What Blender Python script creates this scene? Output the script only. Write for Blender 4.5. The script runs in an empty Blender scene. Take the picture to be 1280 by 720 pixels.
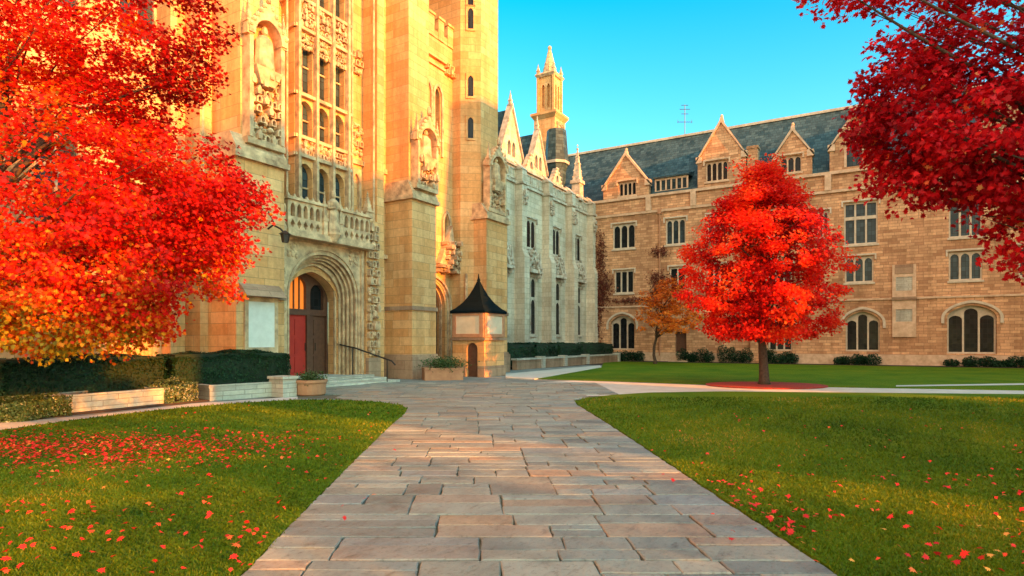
import bpy, bmesh, math, random
import numpy as np
from mathutils import Vector
from mathutils.geometry import tessellate_polygon
R = math.radians
scene = bpy.context.scene
C = scene.collection

# ------------------------------------------------------------------ camera
HX, HY, F, EYE = 640.0, 427.0, 760.0, 1.6
CA, SA = math.cos(R(30.6)), math.sin(R(30.6))          # view direction = (CA, SA)
cam_data = bpy.data.cameras.new('camera')
cam_data.sensor_width = 36.0
cam_data.lens = 36.0 * F / 1280.0
cam_data.shift_y = (HY - 360.0) / 1280.0
cam_data.clip_end = 4000
cam = bpy.data.objects.new('camera', cam_data); C.objects.link(cam)
cam.location = (0, 0, EYE)
cam.rotation_euler = (R(90), 0, R(30.6 - 90))
scene.camera = cam

# ------------------------------------------------------------------ light
SUN_EL, SUN_TH = 13.0, 8.0                            # sun towards (-sin th, -cos th)
sd = Vector((-math.sin(R(SUN_TH)) * math.cos(R(SUN_EL)), -math.cos(R(SUN_TH)) * math.cos(R(SUN_EL)), math.sin(R(SUN_EL))))
sun = bpy.data.lights.new('sun', 'SUN'); sun.energy = 4.2; sun.angle = R(0.5); sun.color = (1.0, 0.30, 0.015)
so = bpy.data.objects.new('sun', sun); C.objects.link(so)
so.rotation_euler = sd.to_track_quat('Z', 'Y').to_euler()
w = bpy.data.worlds.new('World'); scene.world = w; w.use_nodes = True
nt = w.node_tree; nt.nodes.clear()
sky = nt.nodes.new('ShaderNodeTexSky'); sky.sky_type = 'NISHITA'; sky.sun_disc = False
sky.sun_elevation = R(SUN_EL)
sky.sun_rotation = math.atan2(sd.x, sd.y)
sky.air_density = 1.0; sky.dust_density = 0.6; sky.ozone_density = 1.2
tint = nt.nodes.new('ShaderNodeMix'); tint.data_type = 'RGBA'; tint.blend_type = 'MULTIPLY'
tint.inputs[0].default_value = 1.0
tcw = nt.nodes.new('ShaderNodeTexCoord'); sep = nt.nodes.new('ShaderNodeSeparateXYZ'); crw = nt.nodes.new('ShaderNodeValToRGB')
nt.links.new(tcw.outputs['Generated'], sep.inputs[0]); nt.links.new(sep.outputs[2], crw.inputs[0])
crw.color_ramp.elements[0].position = 0.12; crw.color_ramp.elements[0].color = (0.60, 1.0, 1.0, 1)
crw.color_ramp.elements[1].position = 0.50; crw.color_ramp.elements[1].color = (0.0, 0.86, 0.92, 1)
nt.links.new(crw.outputs[0], tint.inputs[7])
nt.links.new(sky.outputs[0], tint.inputs[6])
bg = nt.nodes.new('ShaderNodeBackground'); bg.inputs[1].default_value = 0.14
wo = nt.nodes.new('ShaderNodeOutputWorld')
# warm cloudy glow added to the sky behind the viewer to brighten shaded stone
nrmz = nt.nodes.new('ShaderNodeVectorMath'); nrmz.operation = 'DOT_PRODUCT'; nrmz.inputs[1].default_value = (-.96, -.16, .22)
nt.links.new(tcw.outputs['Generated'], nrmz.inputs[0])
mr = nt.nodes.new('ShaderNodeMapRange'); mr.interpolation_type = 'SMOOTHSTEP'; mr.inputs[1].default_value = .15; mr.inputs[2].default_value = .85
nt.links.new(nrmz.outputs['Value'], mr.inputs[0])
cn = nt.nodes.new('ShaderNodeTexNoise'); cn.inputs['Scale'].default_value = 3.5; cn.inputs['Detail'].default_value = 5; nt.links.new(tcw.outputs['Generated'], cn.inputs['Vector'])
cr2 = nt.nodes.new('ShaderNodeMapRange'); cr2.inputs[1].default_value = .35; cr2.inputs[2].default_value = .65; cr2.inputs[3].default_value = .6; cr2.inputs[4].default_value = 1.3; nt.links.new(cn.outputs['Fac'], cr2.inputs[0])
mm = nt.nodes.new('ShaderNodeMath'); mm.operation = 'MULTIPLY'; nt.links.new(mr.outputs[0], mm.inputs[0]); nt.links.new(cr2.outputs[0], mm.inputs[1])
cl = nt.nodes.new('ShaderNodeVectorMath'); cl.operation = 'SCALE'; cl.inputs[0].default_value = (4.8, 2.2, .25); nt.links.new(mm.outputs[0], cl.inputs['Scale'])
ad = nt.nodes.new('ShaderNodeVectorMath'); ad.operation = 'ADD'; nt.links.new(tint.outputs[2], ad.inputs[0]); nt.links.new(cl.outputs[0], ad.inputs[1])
# and a paler fill glow added to the sky over the roofs to the right
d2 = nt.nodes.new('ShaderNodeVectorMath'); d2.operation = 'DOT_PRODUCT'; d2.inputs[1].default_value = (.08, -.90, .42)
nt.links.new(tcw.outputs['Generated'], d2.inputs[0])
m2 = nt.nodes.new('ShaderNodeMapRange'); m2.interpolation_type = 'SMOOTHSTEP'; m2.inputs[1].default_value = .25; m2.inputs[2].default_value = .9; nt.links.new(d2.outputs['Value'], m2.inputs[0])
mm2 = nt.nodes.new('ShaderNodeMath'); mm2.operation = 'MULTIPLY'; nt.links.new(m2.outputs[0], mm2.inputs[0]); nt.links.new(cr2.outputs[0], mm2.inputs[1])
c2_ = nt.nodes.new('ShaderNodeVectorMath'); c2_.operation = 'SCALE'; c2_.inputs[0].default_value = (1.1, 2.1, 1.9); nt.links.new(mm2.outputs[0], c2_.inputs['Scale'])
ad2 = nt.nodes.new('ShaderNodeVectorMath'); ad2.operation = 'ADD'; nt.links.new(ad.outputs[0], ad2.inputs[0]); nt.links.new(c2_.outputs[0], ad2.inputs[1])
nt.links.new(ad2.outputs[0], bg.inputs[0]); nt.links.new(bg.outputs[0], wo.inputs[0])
scene.render.engine = 'CYCLES'
scene.view_settings.view_transform = 'Standard'
scene.view_settings.look = 'None'
scene.view_settings.exposure = 1.8
scene.view_settings.gamma = 1.0
scene.cycles.max_bounces = 6
scene.cycles.diffuse_bounces = 4
scene.cycles.transparent_max_bounces = 4

# ------------------------------------------------------------------ placing helpers (survey of the quad from the eye point)
def G(px, py, z=0.0):                                   # point on the ground
    Y = F * (EYE - z) / (py - HY); X = (px - HX) / F * Y
    return (CA * Y + SA * X, SA * Y - CA * X)
def CW(X, Y):                                           # right / forward metres -> world
    return (CA * Y + SA * X, SA * Y - CA * X)
def dA(px, w_): return w_ / (SA - CA * (px - HX) / F)
def xa(px, w_):
    d = (px - HX) / F; return dA(px, w_) * (CA + SA * d)
def za(px, py, w_): return EYE + (HY - py) * dA(px, w_) / F
def dB(px, u_): return u_ / (CA + SA * (px - HX) / F)
def yb(px, u_): return dB(px, u_) * (SA - CA * (px - HX) / F)
def zb(px, py, u_): return EYE + (HY - py) * dB(px, u_) / F

# ------------------------------------------------------------------ materials
def newmat(name):
    m = bpy.data.materials.new(name); m.use_nodes = True
    n = m.node_tree; b = n.nodes['Principled BSDF']; return m, n, b
def N(n, t, **k):
    x = n.nodes.new(t)
    for a, v in k.items(): setattr(x, a, v)
    return x
def mixrgb(n, blend, fac, a, b):
    x = N(n, 'ShaderNodeMix', data_type='RGBA', blend_type=blend)
    for s, v in ((0, fac), (6, a), (7, b)):
        if hasattr(v, 'links') or hasattr(v, 'is_linked'): n.links.new(v, x.inputs[s])
        else: x.inputs[s].default_value = v if s == 0 else (*v, 1)
    return x.outputs[2]
def ramp(n, src, stops):
    r = N(n, 'ShaderNodeValToRGB'); n.links.new(src, r.inputs[0])
    e = r.color_ramp.elements
    while len(e) < len(stops): e.new(0.5)
    for i, (p, c) in enumerate(stops):
        e[i].position = p; e[i].color = (*c, 1) if len(c) == 3 else c
    return r.outputs[0]
def noise(n, vec, sc, det=4, rough=0.55):
    x = N(n, 'ShaderNodeTexNoise'); x.inputs['Scale'].default_value = sc
    x.inputs['Detail'].default_value = det; x.inputs['Roughness'].default_value = rough
    if vec: n.links.new(vec, x.inputs['Vector'])
    return x.outputs['Fac']
def bump(n, b, h, s, d):
    x = N(n, 'ShaderNodeBump'); x.inputs['Strength'].default_value = s; x.inputs['Distance'].default_value = d
    n.links.new(h, x.inputs['Height']); n.links.new(x.outputs[0], b.inputs['Normal'])
def stone(name, c1, c2, mortar, bw, bh, ms=0.012, var=0.5, rough=0.85, bs=0.5):
    m, n, b = newmat(name)
    uv = N(n, 'ShaderNodeUVMap').outputs[0]; tc = N(n, 'ShaderNodeTexCoord').outputs['Object']
    br = N(n, 'ShaderNodeTexBrick'); n.links.new(uv, br.inputs['Vector'])
    br.inputs['Scale'].default_value = 1.0
    br.inputs['Color1'].default_value = (0, 0, 0, 1); br.inputs['Color2'].default_value = (1, 1, 1, 1)
    br.inputs['Mortar'].default_value = (.5, .5, .5, 1)
    br.inputs['Mortar Size'].default_value = ms; br.inputs['Mortar Smooth'].default_value = 0.3
    br.inputs['Brick Width'].default_value = bw; br.inputs['Row Height'].default_value = bh
    br.offset = 0.42; br.squash = 1.35; br.squash_frequency = 3
    bn = N(n, 'ShaderNodeSeparateColor'); n.links.new(br.outputs['Color'], bn.inputs[0])
    big = noise(n, tc, 0.35, 5); fine = noise(n, tc, 7, 6, .65)
    base = mixrgb(n, 'MIX', bn.outputs[0], c1, c2)
    wn = ramp(n, big, [(0.35, (1 - var * .5,) * 3), (0.65, (1 + var * .25,) * 3)])
    base = mixrgb(n, 'MULTIPLY', 1.0, base, wn)
    fn = ramp(n, fine, [(0.3, (.78, .76, .72)), (0.7, (1.1, 1.1, 1.1))])
    base = mixrgb(n, 'MULTIPLY', 0.8, base, fn)
    # rain streaks: noise squeezed sideways
    mp = N(n, 'ShaderNodeMapping'); mp.inputs['Scale'].default_value = (1.6, 1.6, .12); n.links.new(tc, mp.inputs[0])
    st = ramp(n, noise(n, mp.outputs[0], 1.3, 5, .6), [(0.45, (1, 1, 1)), (0.72, (.62, .6, .56))])
    base = mixrgb(n, 'MULTIPLY', 0.75, base, st)
    base = mixrgb(n, 'MIX', br.outputs['Fac'], base, mortar)
    n.links.new(base, b.inputs['Base Color']); b.inputs['Roughness'].default_value = rough
    b.inputs['Specular IOR Level'].default_value = 0.25
    inv = N(n, 'ShaderNodeMath', operation='MULTIPLY_ADD'); n.links.new(br.outputs['Fac'], inv.inputs[0])
    inv.inputs[1].default_value = -1.0; n.links.new(fine, inv.inputs[2])
    bump(n, b, inv.outputs[0], bs, 0.02)
    return m
def plain(name, c, rough=0.6, c2=None, sc=4, metal=0.0, bs=0.15):
    m, n, b = newmat(name); tc = N(n, 'ShaderNodeTexCoord').outputs['Object']
    f = noise(n, tc, sc, 5, .6)
    c2 = c2 or tuple(x * .65 for x in c)
    col = ramp(n, f, [(0.3, c2), (0.7, c)])
    n.links.new(col, b.inputs['Base Color']); b.inputs['Roughness'].default_value = rough
    b.inputs['Metallic'].default_value = metal
    bump(n, b, noise(n, tc, sc * 6, 4), bs, 0.01)
    return m
LIME = stone('limestone', (.80, .475, .22), (.70, .35, .13), (.32, .18, .08), .85, .36, .008, .35)
WSTONE = stone('grey_limestone', (.74, .64, .50), (.64, .52, .38), (.34, .27, .2), .8, .34, .009, .5)
WTRIMS = plain('grey_carved_limestone', (.70, .60, .48), .85, (.30, .23, .16), 3, bs=.6)
TRIM = plain('carved_limestone', (.78, .53, .30), .85, (.26, .16, .09), 3, bs=.6)
PLINTH = stone('plinth_stone', (.44, .29, .19), (.34, .20, .13), (.22, .16, .1), .9, .4, .01, .5)
BROWN = stone('brown_ashlar', (.78, .45, .25), (.46, .23, .12), (.28, .15, .085), .48, .19, .012, .5)
BTRIM = plain('sandstone_trim', (.72, .50, .34), .85, (.46, .29, .18), 3, bs=.5)
PALE = stone('pale_planter_stone', (.60, .57, .48), (.50, .47, .40), (.30, .27, .22), .6, .13, .01, .4)
SLATE = stone('slate_roof', (.022, .050, .060), (.075, .125, .135), (.02, .028, .03), .34, .26, .015, .5, .55)
DARKM = plain('dark_metal_roof', (.006, .012, .015), .95, (.004, .008, .010), 5); DARKM.node_tree.nodes['Principled BSDF'].inputs['Specular IOR Level'].default_value = .05
IRON = plain('iron', (.05, .045, .04), .5, (.03, .02, .02), 8, .6)
REDDOOR = plain('red_door_paint', (.50, .035, .02), .45, (.38, .02, .015), 3)
WOOD = plain('dark_wood', (.13, .055, .03), .5, (.08, .03, .018), 6)
BRASSM = plain('ochre_plaster', (.62, .30, .08), .7, (.5, .22, .06), 4)
WHITEP = plain('painted_panel', (.80, .78, .70), .6, (.68, .66, .58), 5)
TERRA = plain('terracotta_stone', (.50, .25, .13), .8, (.38, .17, .09), 4)
BARK = plain('bark', (.12, .075, .05), .95, (.045, .03, .022), 14, bs=1.0)
ALU = plain('antenna_metal', (.16, .17, .17), .4, (.12, .12, .12), 5, .7)
KPAN = plain('beige_panel', (.72, .58, .42), .7, (.62, .48, .33), 4)
CURT = plain('curtain_panel', (.55, .6, .55), .8)

def glass_mat(name, c, lead=0.0):
    m, n, b = newmat(name)
    uv = N(n, 'ShaderNodeUVMap').outputs[0]
    tc = N(n, 'ShaderNodeTexCoord').outputs['Object']
    br = N(n, 'ShaderNodeTexBrick'); n.links.new(uv, br.inputs['Vector']); br.offset = 0.0
    br.inputs['Scale'].default_value = 1.0; br.inputs['Brick Width'].default_value = .22; br.inputs['Row Height'].default_value = .3
    br.inputs['Mortar Size'].default_value = .012
    br.inputs['Color1'].default_value = (*c, 1); br.inputs['Color2'].default_value = (c[0] * 2.2, c[1] * 2.2, c[2] * 2.2, 1)
    br.inputs['Mortar'].default_value = (.02, .02, .02, 1)
    n.links.new(br.outputs['Color'], b.inputs['Base Color'])
    b.inputs['Roughness'].default_value = 0.12; b.inputs['Specular IOR Level'].default_value = 0.16
    bump(n, b, noise(n, tc, 2.2, 2), 0.25, 0.03)
    return m
GLASS = glass_mat('leaded_glass', (.008, .009, .010))
GLASSL = glass_mat('pale_leaded_glass', (.022, .034, .040))
WTRIM = plain('window_stone', (.66, .55, .42), .8, (.45, .36, .27), 4)

def path_mat():
    m, n, b = newmat('flagstone')
    g = N(n, 'ShaderNodeNewGeometry'); tc = N(n, 'ShaderNodeTexCoord').outputs['Object']
    col = ramp(n, g.outputs['Random Per Island'], [(0, (.17, .20, .19)), (.15, (.25, .27, .235)), (.3, (.19, .235, .235)), (.45, (.32, .33, .28)), (.6, (.22, .255, .24)), (.72, (.15, .175, .17)), (.85, (.33, .255, .18)), (1, (.20, .25, .265))])
    f = noise(n, tc, 1.4, 6, .65)
    mp = N(n, 'ShaderNodeMapping'); mp.inputs['Scale'].default_value = (3, 9, 1); n.links.new(tc, mp.inputs[0])
    mp.inputs['Rotation'].default_value = (0, 0, R(60))
    f2 = noise(n, mp.outputs[0], 1.2, 8, .7)
    col = mixrgb(n, 'MULTIPLY', .9, col, ramp(n, f, [(.3, (.62, .58, .56)), (.5, (1, .97, .93)), (.75, (1.3, 1.25, 1.2))]))
    col = mixrgb(n, 'MULTIPLY', .8, col, ramp(n, f2, [(.33, (.55, .5, .47)), (.45, (1, 1, 1)), (.8, (1.15, 1.12, 1.1))]))
    f3 = noise(n, tc, 24, 6, .75); col = mixrgb(n, 'MULTIPLY', .8, col, ramp(n, f3, [(.34, (.5, .48, .44)), (.46, (1, 1, 1)), (.66, (1.08, 1.08, 1.08)), (.74, (1.35, 1.33, 1.3))]))
    n.links.new(col, b.inputs['Base Color'])
    n.links.new(ramp(n, f2, [(.3, (.38,) * 3), (.7, (.6,) * 3)]), b.inputs['Roughness'])
    mb_ = N(n, 'ShaderNodeMath', operation='MULTIPLY_ADD'); n.links.new(f3, mb_.inputs[0]); mb_.inputs[1].default_value = .5; n.links.new(f2, mb_.inputs[2]); bump(n, b, mb_.outputs[0], .8, .015)
    return m
FLAG = path_mat()
PAVE = stone('walk_paving', (.26, .28, .27), (.21, .23, .22), (.12, .125, .115), 1.1, .7, .01, .3)
WALK = plain('concrete_walk', (.60, .58, .52), .8, (.46, .44, .39), 1.5)
JOINT = plain('sandy_joint', (.15, .14, .10), .95, (.06, .07, .035), 9, bs=.8)
SOIL = plain('soil', (.055, .035, .025), .95, (.03, .02, .015), 6, bs=.8)
MULCH = plain('red_leaf_mulch', (.42, .03, .02), .95, (.20, .03, .015), 9, bs=.9)
def grass_base():
    m, n, b = newmat('lawn'); tc = N(n, 'ShaderNodeTexCoord').outputs['Object']
    f = noise(n, tc, .5, 6, .6); f2 = noise(n, tc, 28, 5, .7)
    c = ramp(n, f, [(.3, (.05, .13, .005)), (.5, (.10, .18, .006)), (.72, (.16, .20, .008))])
    c = mixrgb(n, 'MULTIPLY', 1, c, ramp(n, f2, [(.32, (.4, .45, .4)), (.62, (1.25, 1.2, 1.1))]))
    n.links.new(c, b.inputs['Base Color']); b.inputs['Roughness'].default_value = .9; b.inputs['Specular IOR Level'].default_value = .1
    bump(n, b, f2, .9, .03); return m
LAWN = grass_base()
def foliage(name, stops, transl=.45, patch=(1.2, .6, 1.15)):
    """stops: colour ramp over per-leaf tint attribute"""
    m, n, b = newmat(name)
    at = N(n, 'ShaderNodeAttribute'); at.attribute_name = 'tint'
    c = ramp(n, at.outputs['Fac'], stops)
    b.inputs['Roughness'].default_value = .55; b.inputs['Specular IOR Level'].default_value = .25
    n.links.new(c, b.inputs['Base Color'])
    tr = N(n, 'ShaderNodeBsdfTranslucent'); n.links.new(c, tr.inputs[0])
    mx = N(n, 'ShaderNodeMixShader'); mx.inputs[0].default_value = transl
    n.links.new(b.outputs[0], mx.inputs[1]); n.links.new(tr.outputs[0], mx.inputs[2])
    n.links.new(mx.outputs[0], n.nodes['Material Output'].inputs[0])
    return m
F_RED = foliage('red_orange_leaves', [(0, (.16, .006, .006)), (.2, (.50, .010, .008)), (.45, (.70, .012, .008)), (.62, (.75, .075, .008)), (.78, (.80, .24, .012)), (.9, (.85, .50, .02)), (1, (.30, .26, .03))])
F_CEN = foliage('scarlet_leaves', [(0, (.22, .006, .006)), (.25, (.60, .010, .008)), (.5, (.95, .03, .014)), (.75, (.96, .11, .02)), (1, (.96, .30, .05))], .58)
F_CRIM = foliage('crimson_leaves', [(0, (.18, .004, .010)), (.5, (.60, .005, .016)), (.85, (.85, .014, .02)), (1, (.80, .30, .10))])
F_ORG = foliage('orange_brown_leaves', [(0, (.25, .03, .01)), (.5, (.85, .20, .02)), (1, (.95, .36, .04))])
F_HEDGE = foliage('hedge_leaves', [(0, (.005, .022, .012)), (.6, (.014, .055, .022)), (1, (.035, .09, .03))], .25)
F_SHRUB = foliage('shrub_leaves', [(0, (.03, .07, .02)), (.6, (.10, .16, .05)), (.85, (.35, .36, .20)), (1, (.55, .55, .42))], .3)
F_IVY = foliage('ivy_leaves', [(0, (.05, .015, .01)), (.6, (.16, .035, .02)), (1, (.28, .08, .03))], .3)
F_GRASS = foliage('grass_blades', [(0, (.035, .085, .003)), (.5, (.11, .185, .005)), (.85, (.22, .235, .008)), (1, (.45, .28, .05))], .4)
F_GREEN = foliage('green_leaves', [(0, (.03, .06, .01)), (1, (.10, .15, .02))], .4)

# ------------------------------------------------------------------ mesh builder
class MB:
    def __init__(s): s.v = []; s.f = []
    def add(s, vs, fs):
        b = len(s.v); s.v += [tuple(p) for p in vs]; s.f += [tuple(b + i for i in f) for f in fs]
    def box(s, x0, x1, y0, y1, z0, z1):
        if x1 < x0: x0, x1 = x1, x0
        if y1 < y0: y0, y1 = y1, y0
        s.add([(x0, y0, z0), (x1, y0, z0), (x1, y1, z0), (x0, y1, z0), (x0, y0, z1), (x1, y0, z1), (x1, y1, z1), (x0, y1, z1)],
              [(0, 3, 2, 1), (4, 5, 6, 7), (0, 1, 5, 4), (1, 2, 6, 5), (2, 3, 7, 6), (3, 0, 4, 7)])
    def frustum(s, cx, cy, z0, z1, a0, a1, b0=None, b1=None, n=4, rot=None):
        """ring z0 radius/half a0 -> ring z1 half a1"""
        b0 = a0 if b0 is None else b0; b1 = a1 if b1 is None else b1
        vs = []
        for z, a, b in ((z0, a0, b0), (z1, a1, b1)):
            for k in range(n):
                t = 2 * math.pi * (k + .5) / n if rot is None else 2 * math.pi * k / n + rot
                q = math.sqrt(2) if n == 4 else 1
                vs.append((cx + a * q * math.cos(t), cy + b * q * math.sin(t), z))
        s.add(vs, [tuple(range(n))[::-1], tuple(range(n, 2 * n))] + [(k, (k + 1) % n, n + (k + 1) % n, n + k) for k in range(n)])
    def lathe(s, cx, cy, prof, n=12, sx=1, sy=1):
        vs = [(cx + r * sx * math.cos(2 * math.pi * k / n), cy + r * sy * math.sin(2 * math.pi * k / n), z) for r, z in prof for k in range(n)]
        fs = [(j * n + k, j * n + (k + 1) % n, (j + 1) * n + (k + 1) % n, (j + 1) * n + k) for j in range(len(prof) - 1) for k in range(n)]
        fs += [tuple(range(n))[::-1], tuple(range((len(prof) - 1) * n, len(prof) * n))]
        s.add(vs, fs)
    def poly(s, pts, z0, z1):
        n = len(pts)
        s.add([(x, y, z0) for x, y in pts] + [(x, y, z1) for x, y in pts],
              [tuple(range(n))[::-1], tuple(range(n, 2 * n))] + [(k, (k + 1) % n, n + (k + 1) % n, n + k) for k in range(n)])
    def tube(s, pts, rad, n=7):
        pts = [Vector(p) for p in pts]; vs = []
        rs = rad if isinstance(rad, (list, tuple)) else [rad] * len(pts)
        for i, p in enumerate(pts):
            t = (pts[min(i + 1, len(pts) - 1)] - pts[max(i - 1, 0)]).normalized()
            a = t.cross(Vector((0, 0, 1)) if abs(t.z) < .9 else Vector((1, 0, 0))).normalized(); b = t.cross(a)
            for k in range(n):
                q = 2 * math.pi * k / n
                vs.append(p + (a * math.cos(q) + b * math.sin(q)) * rs[i])
        fs = [(j * n + k, j * n + (k + 1) % n, (j + 1) * n + (k + 1) % n, (j + 1) * n + k) for j in range(len(pts) - 1) for k in range(n)]
        fs += [tuple(range(n))[::-1], tuple(range((len(pts) - 1) * n, len(pts) * n))]
        s.add(vs, fs)
    def lump(s, x, y, z, rx, ry, rz, n=6):
        s.lathe(x, y, [(.05, z - rz), (.75, z - rz * .6), (1, z), (.75, z + rz * .6), (.05, z + rz)], n, rx, ry)
    def plate(s, T, outline, holes=(), d0=0, d1=.3, back=True, sides=True):
        loops = [list(outline)] + [list(h) for h in holes]
        tri = tessellate_polygon([[Vector((p[0], p[1], 0)) for p in l] for l in loops])
        flat = [p for l in loops for p in l]; n = len(flat)
        vs = [T(p[0], p[1], d0) for p in flat] + [T(p[0], p[1], d1) for p in flat]
        fs = [tuple(t) for t in tri]
        if back: fs += [tuple(n + i for i in t)[::-1] for t in tri]
        o = 0
        for l in loops:
            m = len(l)
            if sides or o > 0:
                for k in range(m): fs.append((o + k, o + (k + 1) % m, n + o + (k + 1) % m, n + o + k))
            o += m
        s.add(vs, fs)
    def build(s, name, mat, parent=None, smooth=False, recalc=True):
        off = Vector((0, 0, 0)); p = parent
        while p: off += p.location; p = p.parent
        me = bpy.data.meshes.new(name)
        me.from_pydata([(a - off.x, b - off.y, c - off.z) for a, b, c in s.v], [], s.f)
        if recalc:
            bm = bmesh.new(); bm.from_mesh(me); bmesh.ops.recalc_face_normals(bm, faces=bm.faces); bm.to_mesh(me); bm.free()
        uvl = me.uv_layers.new(name='UVMap'); nv = len(me.loops)
        co = np.empty(len(me.vertices) * 3); me.vertices.foreach_get('co', co); co = co.reshape(-1, 3) + np.array(off)
        vi = np.empty(nv, int); me.loops.foreach_get('vertex_index', vi)
        nr = np.empty(len(me.polygons) * 3); me.polygons.foreach_get('normal', nr); nr = np.abs(nr.reshape(-1, 3))
        lt = np.empty(len(me.polygons), int); me.polygons.foreach_get('loop_total', lt)
        nl = np.repeat(nr, lt, axis=0); P = co[vi]
        uv = np.where((nl[:, 2] > .75)[:, None], P[:, [0, 1]], np.where((nl[:, 0] > nl[:, 1])[:, None], P[:, [1, 2]], P[:, [0, 2]]))
        uvl.data.foreach_set('uv', uv.astype(np.float32).ravel())
        if smooth: me.polygons.foreach_set('use_smooth', [True] * len(me.polygons))
        me.materials.append(mat)
        o = bpy.data.objects.new(name, me); C.objects.link(o)
        if parent: o.parent = parent
        return o
def thing(name, label, cat, loc, group=None):
    o = bpy.data.objects.new(name, None); C.objects.link(o); o.location = loc; o.empty_display_size = .3
    o['label'] = label; o['category'] = cat
    if group: o['group'] = group
    return o
def tag(o, label, cat, group=None, kind=None):
    o['label'] = label; o['category'] = cat
    if group: o['group'] = group
    if kind: o['kind'] = kind
    return o
def struct(o): o['kind'] = 'structure'; return o

def TA(w_): return lambda s_, z, d: (s_, w_ + d, z)        # plane facing -y
def TB(u_): return lambda s_, z, d: (u_ + d, s_, z)        # plane facing -x
def rect(a, b, c, d): return [(a, c), (b, c), (b, d), (a, d)]
def arch(c, hw, z0, zs, rise, n=8):
    pts = [(c - hw, z0), (c - hw, zs)]
    if rise > hw * .95:
        c0 = (hw * hw - rise * rise) / (2 * hw); Rr = hw - c0; a1 = math.atan2(rise, -c0)
        for k in range(1, n + 1):
            t = a1 * k / n; pts.append((c - (c0 + Rr * math.cos(t)), zs + Rr * math.sin(t)))
    else:
        for k in range(1, n + 1):
            q = 1 - (k / n); q = math.sin(q * math.pi / 2)
            pts.append((c - hw * q, zs + rise * (.84 * math.sqrt(max(0, 1 - q * q)) + .16 * (1 - q))))
    return pts + [(2 * c - x, z) for x, z in pts[::-1][1:]]
def ring(mb, T, c, hw_o, hw_i, z0, zs, rise, d0, d1, top=None, n=8):
    k = rise / hw_o if top is None else top
    o = arch(c, hw_o, z0, zs, rise, n); i = arch(c, hw_i, z0, zs, rise - (hw_o - hw_i) * 1.0, n)
    mb.plate(T, o + i[::-1], (), d0, d1)
def window(par, T, s0, s1, z0, z1, lights=2, head='arch', transom=None, d=.12, mat=TRIM, glass=GLASS, mull=.09, name='window', hood=True, fth=.14, sub=False):
    """frame plate with pointed lights, glazing behind, sill and hood mould; the wall has the opening"""
    mb = MB(); wd = s1 - s0; rows = [(z0, z1)] if transom is None else [(z0, transom), (transom, z1)]
    holes = []
    for zz0, zz1 in rows:
        for k in range(lights):
            a = s0 + mull * .8 + k * (wd - mull * .6) / lights; b = s0 + mull * .8 + (k + 1) * (wd - mull * .6) / lights - mull
            hw = (b - a) / 2; zt = zz1 - mull
            if head == 'arch' and zt - zz0 > hw * 2.2: holes.append(arch((a + b) / 2, hw, zz0 + mull, zt - hw * 1.15, hw * 1.15, 4))
            else: holes.append(rect(a, b, zz0 + mull, zt))
    mb.plate(T, rect(s0, s1, z0, z1), holes, d, d + fth)
    fr = mb.build('window_frame', mat, par) if sub else mb.build(name, mat, par)
    g = MB(); g.plate(T, rect(s0, s1, z0, z1), (), d + fth * .7, d + fth * .7 + .02); g.build('pane', glass, fr)
    sl = MB(); sl.plate(T, rect(s0 - .08, s1 + .08, z0 - .12, z0 + .003), (), -.09, d + .02); sl.build('sill', mat, fr)
    if hood:
        h = MB(); h.plate(T, [(s0 - .16, z1 - .25), (s0 - .06, z1 - .25), (s0 - .06, z1 + .06), (s1 + .06, z1 + .06), (s1 + .06, z1 - .25), (s1 + .16, z1 - .25), (s1 + .16, z1 + .17), (s0 - .16, z1 + .17)], (), -.1, .01)
        h.build('hood_mould', mat, fr)
    return fr
def archwindow(par, T, c, hw, z0, zs, rise, lights=3, d=.3, mat=TRIM, glass=GLASS, hood=True):
    o = arch(c, hw, z0, zs, rise, 8); mb = MB(); holes = []; wd = 2 * hw; mull = .1
    def top(x):
        q = min(1, abs(x - c) / hw); return zs + rise * (.84 * math.sqrt(max(0, 1 - q * q)) + .16 * (1 - q))
    for k in range(lights):
        a = c - hw + mull + k * (wd - mull) / lights; b = a + (wd - mull) / lights - mull
        zt = min(top(a), top(b), top((a + b) / 2)) - .1; h2 = (b - a) / 2
        holes.append(arch((a + b) / 2, h2, z0 + .1, zt - h2 * .8, h2 * .75, 4))
    mb.plate(T, o, holes, d, d + .16); fr = mb.build('window', mat, par)
    g = MB(); g.plate(T, arch(c, hw, z0, zs, rise, 8), (), d + .1, d + .12); g.build('pane', glass, fr)
    if hood:
        h = MB(); ring(h, T, c, hw + .32, hw + .16, zs - .35, zs, rise + .32, -.12, .01); h.build('hood_mould', mat, fr)
    return fr
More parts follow.
